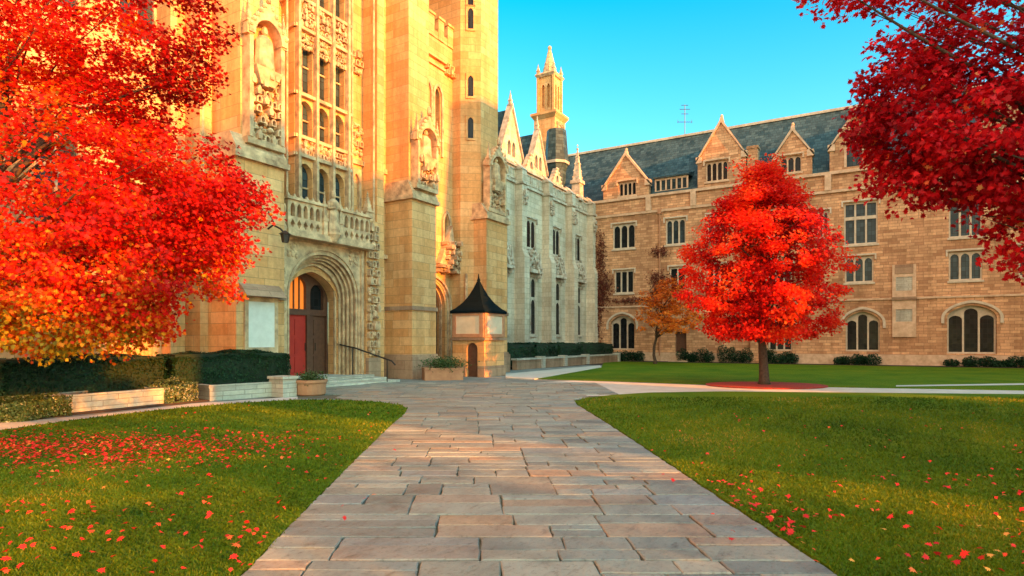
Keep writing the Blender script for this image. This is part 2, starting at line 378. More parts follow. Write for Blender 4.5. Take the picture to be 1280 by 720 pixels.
def carve(mb, T, s0, s1, z0, z1, seed=0, cell=.22, depth=.16):
    cell *= .78; depth *= 1.35
    """deep relief of foliage knots, little arches and crockets"""
    r = random.Random(seed); ns = max(1, round((s1 - s0) / cell)); nz = max(1, round((z1 - z0) / (cell * 1.5)))
    cs, cz = (s1 - s0) / ns, (z1 - z0) / nz
    for i in range(ns):
        for j in range(nz):
            a = s0 + i * cs; b = z0 + j * cz
            k = r.random()
            if k < .4:
                mb.plate(T, arch(a + cs / 2, cs * .48, b + .01, b + cz * .5, cs * .5, 4) , [arch(a + cs / 2, cs * .28, b + cz * .12, b + cz * .48, cs * .3, 3)], -depth * r.uniform(.5, 1), .01)
            elif k < .8:
                for _ in range(3):
                    x, y, z = T(a + cs * r.uniform(.15, .85), b + cz * r.uniform(.1, .9), -depth * r.uniform(.1, .7))
                    q = r.uniform(.3, .55) * cs; mb.lump(x, y, z, q, q, q * r.uniform(.7, 1.5))
            else:
                dd = -depth * r.uniform(.8, 1.3)
                mb.plate(T, [(a + cs * .2, b), (a + cs * .8, b), (a + cs * .95, b + cz * .5), (a + cs * .5, b + cz * 1.0), (a + cs * .05, b + cz * .5)], (), dd, .01)
def pinnacle(mb, x, y, z0, h, a, n=4, rot=None):
    mb.frustum(x, y, z0, z0 + h * .3, a, a * .95, n=n); mb.frustum(x, y, z0 + h * .3, z0 + h * .36, a * 1.25, a * 1.2, n=n)
    mb.frustum(x, y, z0 + h * .36, z0 + h * .93, a * .85, a * .08, n=n)
    for k in range(4):
        zz = z0 + h * (.42 + .12 * k); q = a * (.85 - .8 * (.06 + .12 * k) / .57)
        for sx, sy in ((1, 1), (-1, 1), (1, -1), (-1, -1)): mb.lump(x + sx * q, y + sy * q, zz, a * .2, a * .2, a * .22, 5)
    mb.lump(x, y, z0 + h * .93, a * .3, a * .3, a * .28, 6); mb.lump(x, y, z0 + h * .99, a * .14, a * .14, a * .3, 5)
def gable_shape(s0, s1, z0, zsh, zp):
    return [(s0, z0), (s1, z0), (s1, zsh), ((s0 + s1) / 2, zp), (s0, zsh)]
def coping(mb, T, s0, s1, zsh, zp, d0=-.12, d1=.35, th=.16):
    c = (s0 + s1) / 2
    mb.plate(T, [(s0 - .12, zsh - .06), (s0 - .12, zsh + .1), (c, zp + th + .06), (s1 + .12, zsh + .1), (s1 + .12, zsh - .06), (c, zp - .06)], (), d0, d1)

# =================================================================== GROUND
def sheet(name, pts, z, mat, th=None):
    mb = MB(); n = len(pts)
    if th: mb.poly(pts, z - th, z)
    else: mb.add([(x, y, z) for x, y in pts], [tuple(range(n))])
    return struct(mb.build(name, mat, recalc=bool(th)))
sheet('ground', [(-300, -300), (400, -300), (400, 400), (-300, 400)], 0.0, SOIL)
def bez(pts, n=6):                                       # smooth a closed loop of (x,y)
    out = []; m = len(pts)
    for i in range(m):
        p0, p1, p2, p3 = (Vector(pts[(i + k) % m]) for k in (-1, 0, 1, 2))
        for k in range(n):
            t = k / n; out.append(tuple(.5 * ((2 * p1) + (p2 - p0) * t + (2 * p0 - 5 * p1 + 4 * p2 - p3) * t * t + (3 * p1 - p0 - 3 * p2 + p3) * t ** 3)))
    return out
# paved forecourt under everything near
sheet('plaza', [CW(-40, -8), CW(40, -8), CW(40, 19.6), CW(16, 19.6), CW(9, 21.9), CW(2.2, 26.5), CW(6.5, 41), CW(5, 41), (27.5, 17.5), (9, 17.2), CW(-40, 22)], .004, PAVE)
# lawns
LL = [G(305, 720), G(382, 640), G(450, 571), G(490, 532), G(506, 518.5), G(509, 512), G(500, 507.5), G(470, 503.5), G(420, 501.2), G(372, 501), G(300, 505), G(200, 514), G(100, 526), G(0, 540), G(-300, 580), CW(-14, 2), CW(-1.5, 2.0), CW(-1.83, 3.5)]
RL = [G(1045, 720), G(1000, 690), G(880, 611), G(800, 557), G(750, 524), G(722, 507), G(719, 503.5), G(732, 499), G(765, 495), G(810, 492), G(900, 490.5), G(1280, 494), CW(24, 18), CW(24, -2), CW(1.5, -2), CW(1.85, 3.0)]
BL = [G(668, 474), G(716, 475.5), G(800, 478), G(890, 481.5), G(1280, 488.5), CW(34, 20), (46.0, -28), (45.6, 18.4), G(752, 459.5)]
lawns = []
for nm, P in (('left_lawn', LL), ('right_lawn', RL), ('back_lawn', BL)):
    lawns.append(sheet(nm, P, .035, LAWN, .034))
sheet('kerb', [G(632, 473), G(668, 475), G(752, 460), G(750, 457.5), G(632, 468.5)], .05, WALK, .045)
sheet('path', [G(1120, 484.5), G(1290, 482.3), G(1290, 480.2), G(1120, 483)], .04, WALK)
mul = [CW(9.13 + 2.1 * math.cos(t), 21.9 + 1.7 * math.sin(t)) for t in np.linspace(0, 2 * math.pi, 24)[:-1]]
sheet('mulch_bed', mul, .05, MULCH, .03)
# cross walk
sheet('cross_walk', [G(640, 480), G(716, 476.0), G(890, 482.0), G(1300, 489), G(1300, 493.6), G(900, 490.1), G(806, 491.6), G(760, 495), G(640, 497)], .010, WALK)
sheet('side_walk', [G(-100, 546), G(0, 538.5), G(100, 525), G(200, 513), G(300, 504), G(372, 500), G(372, 496), G(240, 505), G(120, 519), G(0, 529), G(-100, 535)], .010, WALK)
sheet('planting_bed', [G(-160, 530), G(0, 527), G(120, 517), G(240, 504), (13.8, 15.2), (13.8, 17.1), (2, 17.1)], .05, SOIL, .04)
sheet('wall_bed', [(27.6, 18.2), (45.9, 18.0), (45.9, -28), (46.89, -28), (46.89, 20.19), (27.6, 20.19)], .07, SOIL, .06)

# flagstones of the main path: courses across the path, in cam-aligned axes
def flagstones():
    rnd = random.Random(5); mb = MB()
    VX = 603.0 - HX
    def edge(Y, side):
        if side < 0: return float(np.interp(Y, [1.6, 4.15, 5.71, 8.44, 11.58, 13.3, 14.5, 15.5, 17], [-1.6, -1.84, -1.95, -2.12, -2.3, -2.36, -2.5, -3.2, -5.0])) + .01
        return float(np.interp(Y, [1.6, 4.15, 4.62, 6.6, 9.35, 12.5, 15.2, 16.5, 17], [2.3, 2.21, 2.18, 2.08, 1.96, 1.80, 1.63, 1.7, 2.2])) - .01
    def split(x0, x1, y0, y1, d=0):
        w_, h_ = x1 - x0, y1 - y0; mw, mh = rnd.uniform(.7, 1.5), rnd.uniform(.26, .55)
        if d == 0 and rnd.random() < .12: mw = 2.4
        if w_ / mw > h_ / mh and w_ > mw:
            c = x0 + w_ * rnd.uniform(.3, .7); return split(x0, c, y0, y1, d + 1) + split(c, x1, y0, y1, d + 1)
        if h_ > mh:
            c = y0 + h_ * rnd.uniform(.35, .65); return split(x0, x1, y0, c, d + 1) + split(x0, x1, c, y1, d + 1)
        return [(x0, x1, y0, y1)]
    Y = 1.6
    while Y < 23.0:
        dY = rnd.uniform(.8, 1.5); L, Rr = edge(Y, -1), edge(Y, 1)
        if Y > 17: L, Rr = -7.5, 3.2
        for x0, x1, a, b in split(0, 1, 0, 1) if False else split(L, Rr, Y, Y + dY):
            g = .007; h = .030 + rnd.uniform(0, .007); j = lambda: rnd.uniform(-.010, .010)
            q = []
            for (fx, fy) in ((0, 0), (.33, 0), (.66, 0), (1, 0), (1, .5), (1, 1), (.66, 1), (.33, 1), (0, 1), (0, .5)):
                px_, py_ = x0 + g + (x1 - x0 - 2 * g) * fx, a + g + (b - a - 2 * g) * fy
                if Y <= 17:                                  # follow the path edge
                    t = (px_ - L) / (Rr - L); px_ = edge(py_, -1) * (1 - t) + edge(py_, 1) * t
                q.append((px_ + j(), py_ + j() * .6))
            n = len(q); cxm = sum(p[0] for p in q) / n; cym = sum(p[1] for p in q) / n
            lo = [CW(*p) for p in q]
            up = [CW(cxm + (p[0] - cxm) * (1 - .010 / max(.12, abs(x1 - x0) / 2)), cym + (p[1] - cym) * (1 - .010 / max(.1, (b - a) / 2))) for p in q]
            tx_, ty_ = rnd.uniform(-.006, .006), rnd.uniform(-.006, .006)
            mb.add([(p[0], p[1], 0) for p in lo] + [(p[0], p[1], h - .008) for p in lo] + [(up[i][0], up[i][1], h + tx_ * (q[i][0] - cxm) + ty_ * (q[i][1] - cym)) for i in range(n)],
                   [(i, (i + 1) % n, n + (i + 1) % n, n + i) for i in range(n)] + [(n + i, n + (i + 1) % n, 2 * n + (i + 1) % n, 2 * n + i) for i in range(n)] + [tuple(range(2 * n, 3 * n))])
        Y += dY
    struct(mb.build('stone_path', FLAG))
flagstones()
sheet('path_bed', [CW(-1.75, 1.6), CW(-1.9, 5.7), CW(-2.3, 13.3), CW(-3.0, 15.3), CW(-5, 17), CW(-7.4, 17.2), CW(-7.4, 22.6), CW(3.1, 22.6), CW(3.1, 17.2), CW(1.68, 16.3), CW(1.6, 15), CW(2.0, 7), CW(2.25, 1.6)], .008, JOINT)

# =================================================================== TOWER BLOCK
TW = 18.3
tower = thing('gothic_tower', 'tall golden limestone gothic tower with arched portal, buttresses and oriel window', 'building', (17, 18.3, 0))
def tower_build():
    T = TA(TW)
    # --- left wall behind the maple, with tall windows
    W0 = 18.8; m = MB(); wins = []
    for k in range(5):
        c = 1.6 + k * 2.1
        wins.append((c - .6, c + .6, 10.6, 14.6)); wins.append((c - .6, c + .6, 4.8, 8.0))
    m.plate(TA(W0), rect(-14, 11.5, 0, 27), [rect(*w_) for w_ in wins], 0, .6)
    m.build('wall', LIME, tower)
    for w_ in wins: window(tower, TA(W0), *w_, lights=2, transom=(w_[2] + w_[3]) / 2, d=.25, glass=GLASSL)
    # --- wall behind the portal, with opening
    m = MB(); hb = arch(16.02, 1.25, -.5, 3.15, 1.05, 10)
    m.plate(T, [(11.4, 0), (14.77, 0)] + arch(16.02, 1.25, 0, 3.15, 1.1, 10)[0:] + [(17.27, 0), (21.5, 0), (21.5, 27), (11.4, 27)], (), 0, .5)
    m.build('wall', LIME, tower)
    m = MB(); m.box(-14, 21.5, 19.4, 30, 16, 27.05); m.build('roof_mass', LIME, tower)
    # string course
    m = MB(); m.box(13.3, 21.4, TW - .1, TW + .02, 8.9, 9.1); m.box(13.3, 21.4, TW - .14, TW + .02, 5.2, 5.38); m.build('string_course', TRIM, tower)
    # --- pilaster left of first buttress
    m = MB(); m.box(11.35, 11.72, 18.0, 18.79, 0, 27); m.box(10.6, 10.8, 18.3, 18.79, 0, 27)
    m.build('pilaster', LIME, tower)
    # --- buttresses
    def buttress(x0, x1, w0, w1, ztop, zlow, xs0, xs1, ws):
        b = MB(); b.box(x0, x1, w0, w1, 0, zlow); B = b.build('buttress', LIME, tower)
        u = MB(); u.box(xs0, xs1, ws, w1, zlow, ztop); u.build('upper_shaft', LIME, B)
        c = MB()
        c.plate(lambda s_, z, d: (s_, w0 - .14 + d, z), rect(x0 - .12, x1 + .12, zlow - .32, zlow - .14), (), 0, w1 - w0 + .1)
        c.plate(lambda s_, z, d: (s_, w0 - .07 + d, z), rect(x0 - .06, x1 + .06, zlow - .14, zlow + .01), (), 0, w1 - w0 + .05)
        c.plate(TB(x0 - .05), [(w0 - .05, zlow + .01), (w1, zlow + .01), (w1, zlow + .5), (ws, zlow + .5)], (), 0, x1 - x0 + .1)
        c.build('weathering_cap', TRIM, B)
        p = MB(); p.box(x0 - .12, x1 + .12, w0 - .12, w1, 0, .95); p.box(x0 - .06, x1 + .06, w0 - .06, w1, .95, 1.05)
        p.build('plinth', PLINTH, B)
        sc = MB(); sc.box(x0 - .06, x1 + .06, w0 - .06, w1, 2.95, 3.12); sc.build('band', PLINTH, B)
        return B
    B1 = buttress(11.62, 13.38, 16.6, 18.3, 27, 7.55, 11.94, 13.36, 16.85)
    B2 = buttress(xa(515, 16.8), xa(545, 16.8), 16.8, 18.35, 27, 8.0, xa(515, 16.8) + .02, xa(536, 17.0), 17.0)
    B3 = buttress(25.4, 27.4, 16.5, 17.9, 8.6, 8.05, 25.5, 27.3, 16.8)
    # niches on the buttress fronts
    def niche(par, x0, x1, w_, z0, zc, z1, seed):
        """carved corbel z0..zc, figure stage zc.., canopy gable at z1"""
        c = (x0 + x1) / 2; Tn = TA(w_); m = MB()
        carve(m, Tn, x0 + .05, x1 - .05, z0 + .2, zc, seed, .24, .3)
        m.box(x0 - .05, x1 + .05, w_ - .35, w_, z0, z0 + .2)
        m.frustum(c, w_ - .2, zc - .5, zc, .25, .5, .2, .3)
        m.box(x0, x0 + .14, w_ - .38, w_ + .01, z0 + .2, z1 - 1.1); m.box(x1 - .14, x1, w_ - .38, w_ + .01, z0 + .2, z1 - 1.1)
        h = (z1 - zc); Tc = TA(w_ - .45)
        m.plate(Tc, [(x0 - .05, z1 - 1.15), (x0 - .05, z1 - .95), (c, z1), (x1 + .05, z1 - .95), (x1 + .05, z1 - 1.15)] + arch(c, (x1 - x0) / 2 - .16, z1 - 1.15, z1 - 1.1, .55, 5)[::-1], (), 0, .46)
        for k in range(6):
            t = k / 5
            for sgn in (-1, 1): m.lump(c + sgn * (x1 - x0) / 2 * (1 - t), w_ - .42, z1 - .95 + .95 * t + .06, .09, .09, .1)
        m.lump(c, w_ - .4, z1 + .2, .09, .09, .25)
        pinnacle(m, x0, w_ - .3, z1 - 1.2, 1.2, .1); pinnacle(m, x1, w_ - .3, z1 - 1.2, 1.2, .1)
        nn = m.build('niche', TRIM, par)
        f = MB()                                            # plain shield block standing in the niche
        f.lathe(c, w_ - .2, [(.26, zc), (.30, zc + .1), (.27, zc + h * .25), (.25, zc + h * .45), (.14, zc + h * .52), (.05, zc + h * .54)], 10, 1.2, .8)
        f.lathe(c, w_ - .22, [(.04, zc + h * .53), (.1, zc + h * .56), (.11, zc + h * .6), (.07, zc + h * .66), (.01, zc + h * .68)], 8)
        f.build('niche_figure', TRIM, nn)
    niche(B1, 12.0, 13.3, 16.85, 7.75, 10.2, 12.3, 3)
    niche(B2, 20.2, 21.6, 16.95, 8.15, 9.6, 11.4, 4)
    niche(B3, 25.6, 27.2, 16.8, 8.15, 9.8, 11.6, 5)
    # plaque with hood on the first buttress
    x0, x1 = xa(309, 16.6), xa(346, 16.6)
    p = MB(); p.plate(TA(16.6), rect(x0 - .13, x1 + .0, 1.15, 3.0), [rect(x0, x1 - .12, 1.42, 2.85)], -.07, 0); pf = p.build('plaque_frame', TRIM, B1)
    p = MB(); p.box(x0, x1 - .12, 16.55, 16.59, 1.42, 2.85); p.build('plaque', WHITEP, pf)
    p = MB(); p.plate(TB(x0 - .3), [(16.2, 3.0), (16.6, 3.0), (16.6, 3.4), (16.45, 3.3)], (), 0, x1 - x0 + .38); p.build('plaque_hood', PLINTH, pf)
    for xx, ww in ((11.45, 17.95), (14.3, 17.55), (17.45, 17.6), (18.55, 17.5), (21.2, 17.1)):
        q = MB(); q.tube([(xx, ww + .05, 6.7 if xx in (14.3, 17.45) else 3.2), (xx, ww + .05, 27)], .045, 7); q.build('shaft', TRIM, tower)
    # --- second pier between oriel and buttress 2
    m = MB(); m.box(18.7, 19.1, 17.5, 18.31, 0, 27); m.build('pilaster', LIME, tower)
    # --- portal
    PW = 17.6; Tp = TA(PW); c = 16.02
    m = MB()
    m.plate(Tp, [(14.05, 0), (c - 1.72, 0)] + arch(c, 1.72, 0, 3.3, 1.7, 12) + [(c + 1.72, 0), (18.0, 0), (18.0, 5.4), (14.05, 5.4)], (), 0, .7)
    P = m.build('portal', TRIM, tower)
    m = MB()
    for k in range(6):                                      # stepped mouldings going in
        ho = 1.74 - .085 * k; ring(m, Tp, c, ho, ho - .1, 0, 3.3, 1.7 - .085 * k + .0, .06 + .14 * k, .17 + .14 * k, n=12)
        hh = ho - .11
        o = arch(c, hh + .035, 0, 3.3, 1.7 - .085 * k - .11 + .03, 12); i = arch(c, hh - .035, 0, 3.3, 1.7 - .085 * k - .17, 12)
        m.plate(Tp, o + i[::-1], (), .03 + .14 * k, .09 + .14 * k)
    m.build('arch_moulding', TRIM, P)
    m = MB()                                                # label frame and spandrel carving
    m.plate(Tp, [(14.08, 0), (14.22, 0), (14.22, 5.2), (17.83, 5.2), (17.83, 0), (17.97, 0), (17.97, 5.36), (14.08, 5.36)], (), -.08, .01)
    rr = random.Random(8)
    for sgn in (-1, 1):
        for k in range(16):
            q = rr.uniform(.05, .1); m.lump(c + sgn * rr.uniform(1.25, 1.72), PW - .01, rr.uniform(4.6, 5.1), q, .05, q * 1.2)
    m.build('spandrel_carving', TRIM, P)
    # doors set in the recess
    m = MB(); bw = 18.98
    m.plate(TA(bw), arch(16.02, 1.3, 0, 3.2, 1.15, 10), [rect(15.16, 16.26, .3, 2.62), rect(16.56, 17.22, .3, 2.62), arch(15.71, .5, 2.85, 3.7, .45, 5), arch(16.75, .33, 2.85, 3.5, .35, 5)], -.12, .1)
    D = m.build('door_frame', WOOD, P)
    for i, (a, b) in enumerate(((15.16, 16.26), (16.56, 17.22))):
        d = MB(); d.box(a, b, bw - .03, bw + .02, .3, 2.62)
        for zz in (.42, 1.12, 1.85):
            for q_ in range(2 if i == 0 else 1):
                aa = a + .08 + q_ * .5; d.box(aa, aa + .44 if i == 0 else b - .08, bw - .055, bw - .03, zz, zz + .6)
        dd = d.build('door', REDDOOR if i == 0 else WOOD, P)
        if i == 0: dd['label'] = 'red painted door leaf'
        h = MB(); h.tube([(b - .1 if i == 0 else a + .1, bw - .13, 1.25), (b - .1 if i == 0 else a + .1, bw - .13, 1.55)], .018); h.build('handle', IRON, dd)
    gm, gn, gb = newmat('lit_glass'); gb.inputs['Base Color'].default_value = (.4, .12, .02, 1); gb.inputs['Emission Color'].default_value = (1, .22, .015, 1); gb.inputs['Emission Strength'].default_value = .25
    g = MB(); g.box(15.15, 16.3, bw + .02, bw + .05, 2.7, 4.2); fo = g.build('fanlight', gm, P); fo['label'] = 'glowing orange window light above the red door'
    g = MB(); g.box(16.4, 17.15, bw + .02, bw + .05, 2.7, 4.0); g.build('fanlight', GLASS, P)
    for q_ in (15.45, 15.71, 15.97): g = MB(); g.box(q_ - .02, q_ + .02, bw - .04, bw + .02, 2.86, 4.1); g.build('glazing_bar', WOOD, fo)
    # flank pier right of the portal, lacy
    m = MB(); m.box(18.03, 18.68, 17.45, 18.3, 0, 6.5); L = m.build('portal_pier', LIME, tower)
    m = MB(); carve(m, TA(17.45), 18.05, 18.66, 1.0, 6.4, 12, .3, .14); m.build('pier_carving', TRIM, L); m = MB(); m.box(18.0, 18.7, 17.3, 17.46, .0, .95); m.build('plinth', PLINTH, L); m = MB(); pinnacle(m, 18.35, 17.7, 6.5, 1.2, .16); m.build('pinnacle', TRIM, L)
    m = MB(); m.box(13.45, 14.03, 17.45, 18.3, 0, 6.5); L = m.build('portal_pier', LIME, tower)
    m = MB(); carve(m, TA(17.45), 13.47, 14.01, 1.8, 6.4, 13, .3, .14); m.build('pier_carving', TRIM, L); m = MB(); pinnacle(m, 13.74, 17.7, 6.5, 1.2, .16); m.build('pinnacle', TRIM, L)
    # --- balcony balustrade with pierced tracery
    bz0, bz1 = 5.4, 6.62; m = MB(); holes = []
    for k in range(14):
        a = 14.12 + k * .277
        if 15.75 < a + .14 < 16.35: continue
        holes.append(arch(a + .14, .09, bz0 + .55, bz0 + .86, .16, 4))
        holes.append([(a + .14, bz0 + .14), (a + .235, bz0 + .3), (a + .14, bz0 + .47), (a + .045, bz0 + .3)])
    m.plate(TA(17.25), rect(14.05, 18.02, bz0, bz1 - .1), holes, 0, .16)
    m.box(13.98, 18.1, 17.17, 17.5, bz1 - .1, bz1); m.box(13.98, 18.1, 17.12, 17.65, bz0 - .14, bz0 + .08)
    for k in range(15):
        m.frustum(14.12 + k * .27, 17.33, bz1, bz1 + .14, .07, .02)
    m.plate(TB(14.05), rect(17.41, 18.28, bz0, bz1 - .1), [rect(17.5, 17.75, bz0 + .15, bz1 - .25), rect(17.85, 18.1, bz0 + .15, bz1 - .25)], 0, .12)
    BL_ = m.build('balcony_balustrade', TRIM, tower)
    m = MB(); m.box(14.05, 18.0, 17.41, 18.3, bz0 - .1, bz0 + .02); m.build('balcony_floor', TRIM, BL_)
    # statue on the balustrade centre: robed figure on a pedestal
    s = MB(); sx, sy, sz = 16.05, 17.2, 5.55
    s.frustum(sx, sy, sz - .25, sz, .16, .28, n=8); s.frustum(sx, sy, sz, sz + .08, .3, .3, n=8)
    nn = 16; prof = [(.25, .08), (.27, .2), (.24, .5), (.21, .8), (.19, .95), (.235, 1.1), (.25, 1.2), (.15, 1.3), (.065, 1.34), (.06, 1.4)]
    vs = []
    for r_, z_ in prof:
        for k in range(nn):
            t = 2 * math.pi * k / nn; q = r_ * (1 + (.09 * math.cos(7 * t) if z_ < 1 else 0)); vs.append((sx + q * math.cos(t), sy + q * .72 * math.sin(t), sz + z_))
    s.add(vs, [(j * nn + k, j * nn + (k + 1) % nn, (j + 1) * nn + (k + 1) % nn, (j + 1) * nn + k) for j in range(len(prof) - 1) for k in range(nn)] + [tuple(range(nn * 9, nn * 10))])
    s.lathe(sx, sy, [(.02, sz + 1.36), (.085, sz + 1.41), (.1, sz + 1.5), (.085, sz + 1.6), (.03, sz + 1.65)], 10)
    for g_ in (-1, 1): s.tube([(sx + g_ * .22, sy, sz + 1.2), (sx + g_ * .27, sy - .06, sz + .95), (sx + g_ * .08, sy - .22, sz + .98)], [.07, .06, .04], 7)
    s.build('statue', TRIM, BL_, smooth=False)
    for g_ in (-.38, .38):
        q = MB(); pinnacle(q, sx + g_, 17.25, 5.5, 1.7, .09); q.build('pinnacle', TRIM, BL_)
    # --- oriel
    OW = 17.6; m = MB(); lx = [(14.78, 15.42), (15.56, 16.2), (16.34, 16.98)]
    rows = [(6.3, 8.05), (8.95, 10.3), (10.55, 12.6), (13.9, 17.5)]
    holes = [arch((a + b) / 2, (b - a) / 2, z0, z1 - .4, .38, 5) for a, b in lx for z0, z1 in rows]
    m.plate(TA(OW), rect(14.62, 17.2, 5.45, 27), holes, 0, .32)
    m.box(14.62, 14.9, OW + .32, TW, 5.45, 27); m.box(16.95, 17.2, OW + .32, TW, 5.45, 27)
    O = m.build('oriel', LIME, tower)
    for a, b in lx:
        for z0, z1 in rows:
            g = MB(); g.box(a - .05, b + .05, OW + .26, OW + .30, z0 - .05, z1 + .02); f = MB()
            f.box((a + b) / 2 - .03, (a + b) / 2 + .03, OW + .2, OW + .26, z0, z1 - .1)
            f.box(a, b, OW + .2, OW + .255, z0 + (z1 - z0) * .5, z0 + (z1 - z0) * .5 + .05)
            fo = f.build('window', TRIM, O); g.build('pane', GLASSL, fo)
    m = MB()
    for zz in (8.2, 8.85, 10.38, 12.75, 13.8): m.box(14.56, 17.26, OW - .16, OW + .01, zz, zz + .12); m.box(14.52, 14.621, OW - .1, TW, zz, zz + .12)
    for a in (14.62, 15.43, 16.21, 16.99): m.box(a + .01, a + .12, OW - .22, OW + .005, 5.5, 27)
    carve(m, TA(OW), 14.75, 17.15, 8.32, 8.85, 21, .2, .1); carve(m, TA(OW), 14.75, 17.15, 12.87, 13.8, 22, .2, .14)
    carve(m, TA(OW), 14.75, 17.15, 12.1, 12.75, 23, .16, .06)
    m.build('oriel_tracery', TRIM, O)
    for z_, y_ in ((9.3, 10.6), (12.6, 13.6)): m = MB(); carve(m, TA(TW), 17.35, 18.6, z_, y_, int(z_), .25, .12); m.build('blind_tracery', TRIM, tower)
    m = MB()
    m.plate(TA(TW), rect(17.5, 18.5, 6.6, 8.7), [arch(17.78, .15, 6.75, 8.2, .3, 4), arch(18.22, .15, 6.75, 8.2, .3, 4)], -.12, .01)
    m.build('blind_tracery', TRIM, tower)
    # --- lower block between buttress 2 and turret
    m = MB(); ac = 23.45
    m.plate(T, [(21.5, 0), (ac - .95, 0)] + arch(ac, .95, 0, 3.3, 1.2, 10) + [(ac + .95, 0), (25.02, 0), (25.02, 16.4), (21.5, 16.4)],
            [arch(23.75, .22, 10.8, 13.6, .4, 4), arch(22.9, .22, 10.8, 13.6, .4, 4), arch(24.45, .16, 5.6, 7.6, .3, 4)], 0, .6)
    Wl = m.build('wall', LIME, tower)
    for cc, z0, z1, hh in ((23.75, 10.8, 14, .22), (22.9, 10.8, 14, .22), (24.45, 5.6, 7.9, .16)):
        g = MB(); g.box(cc - hh - .05, cc + hh + .05, TW + .3, TW + .34, z0 - .1, z1 + .1); g.build('pane', GLASS, Wl); m = MB()
        ring(m, T, cc, hh + .2, hh + .06, z0 - .1, z1 - .4, .62, -.1, .01, n=5); m.build('window_hood', TRIM, Wl)
    m = MB()
    for k in range(5): m.box(21.5 + k * .76, 21.95 + k * .76, TW - .06, TW + .3, 16.4, 17.4); m.box(21.46 + k * .76, 21.99 + k * .76, TW - .12, TW + .34, 17.4, 17.52)
    m.box(21.5, 25, TW - .16, TW + .02, 15.35, 15.5); m.box(21.5, 25, TW - .1, TW + .02, 15.0, 15.12); m.box(21.5, 25, TW - .03, TW + .3, 16.4, 16.75)
    carve(m, T, 24.3, 25, 14.9, 15.5, 71, .25, .2)
    m.build('battlement', LIME, tower)
    m = MB()
    for k in range(4): ho = 1.3 - .1 * k; ring(m, T, ac, ho, ho - .11, 0, 3.3, 1.5 - .1 * k, -.16 + .12 * k, -.02 + .12 * k, n=9)
    Pm = m.build('side_portal', TRIM, tower)
    m = MB(); m.box(ac - .95, ac + .95, TW + .5, TW + .58, 0, 4.6); m.build('door', WOOD, Pm)
    m = MB(); carve(m, TA(TW), 23.6, 25.0, 5.0, 5.4, 41, .22, .4); carve(m, TA(TW - .1), 24.0, 25.0, 5.4, 6.6, 42, .22, .4); m.plate(TA(TW), [(23.6, 5.4), (25, 5.4), (24.6, 7.4)], (), -.3, .01); m.build('canopy', TRIM, Pm)
    m = MB()
    for a in (21.9, 22.12): m.tube([(a, 18.1, 0), (a, 18.1, 9.5)], .06, 8)
    for a in (25.08, ): m.tube([(a, 17.5, 0), (a, 17.5, 5)], .07, 8)
    m.build('shaft', TRIM, tower)
    # --- turret, canted, slit windows
    poly = [(25.0, 24.5), (25.0, 17.8), (25.62, 16.98), (27.12, 16.9), (27.62, 17.8), (27.62, 24.5)]
    m = MB(); m.poly(poly, 0, 27); Tu = m.build('turret', LIME, tower)
    a, b = Vector((25.0, 17.8)), Vector((25.62, 16.98)); dv = (b - a).normalized(); nv = Vector((-dv.y * -1, dv.x * -1)); nv = Vector((dv.y, -dv.x))
    for zz in (za(590, 174, 17.4), za(590, 122, 17.4), za(590, 38, 17.4), za(590, 38, 17.4) + 1.1 + .1):
        mid = (a + b) / 2
        def Ts(s_, z, d): p_ = mid + dv * s_ - nv * -d; return (p_.x, p_.y, z)
        sgn = 1 if (Vector((nv.x, nv.y)).dot(Vector((-1, -1))) > 0) else -1
        def Ts(s_, z, d, g_=sgn): p_ = mid + dv * s_ + nv * g_ * d; return (p_.x, p_.y, z)
        f = MB(); f.plate(Ts, rect(-.24, .24, zz - .1, zz + 1.2), [arch(0, .14, zz, zz + .85, .2, 4)], -.02, .05); fo = f.build('slit_window', LIME, Tu)
        g = MB(); g.plate(Ts, arch(0, .14, zz, zz + .85, .2, 4), (), -.015, .012); g.build('pane', GLASS, fo)
    m = MB(); m.poly([(x + (.1 if x > 26 else -.1), y - .1) for x, y in poly], 13.9, 14.05); m.poly([(x + (.06 if x > 26 else -.06), y - .06) for x, y in poly], 9.0, 9.15)
    return Tu
Tu = tower_build()
# entrance steps
st = thing('entrance_steps', 'low pale stone steps before the arched portal', 'steps', (16, 17, 0))
for k in range(3):
    m = MB(); m.box(14.3 - .25 * (2 - k), 17.9 + .3 * (2 - k), 16.1 + .4 * k, 17.62, .1 * k + .005, .1 * (k + 1)); m.build('step', PALE, st)
m = MB(); m.box(14.8, 17.25, 17.6, 18.84, 0, .3); m.build('landing', PALE, st)
# handrail
hr = thing('handrail', 'dark iron handrail sloping down beside the entrance steps', 'handrail', (17.6, 16.8, 0))
m = MB(); m.tube([(17.3, 18.3, 1.5), (17.45, 17.5, 1.35), (17.8, 15.9, .85), (17.82, 15.75, .7)], .03, 8); m.build('rail', IRON, hr)
for (x, y, z) in ((17.42, 17.6, 1.36), (17.75, 16.1, .92)): m = MB(); m.tube([(x, y, .05), (x, y, z)], .022, 8); m.build('post', IRON, hr)
# wall lantern on bracket
wl = thing('wall_lantern', 'black iron bracket lantern on the first buttress beside the balcony', 'lantern', (12.9, 16.4, 5.4))
x = 12.75
m = MB(); m.tube([(x, 16.6, 5.2), (x, 16.35, 5.3), (x, 16.0, 5.15), (x + .1, 15.9, 5.0)], .03, 6); m.tube([(x, 16.58, 5.75), (x, 16.3, 5.35)], .018, 6); m.build('bracket', IRON, wl)
m = MB(); m.frustum(x + .1, 15.9, 4.72, 4.98, .1, .15, n=6); m.frustum(x + .1, 15.9, 4.98, 5.1, .2, .03, n=6); m.build('lamp_housing', IRON, wl)

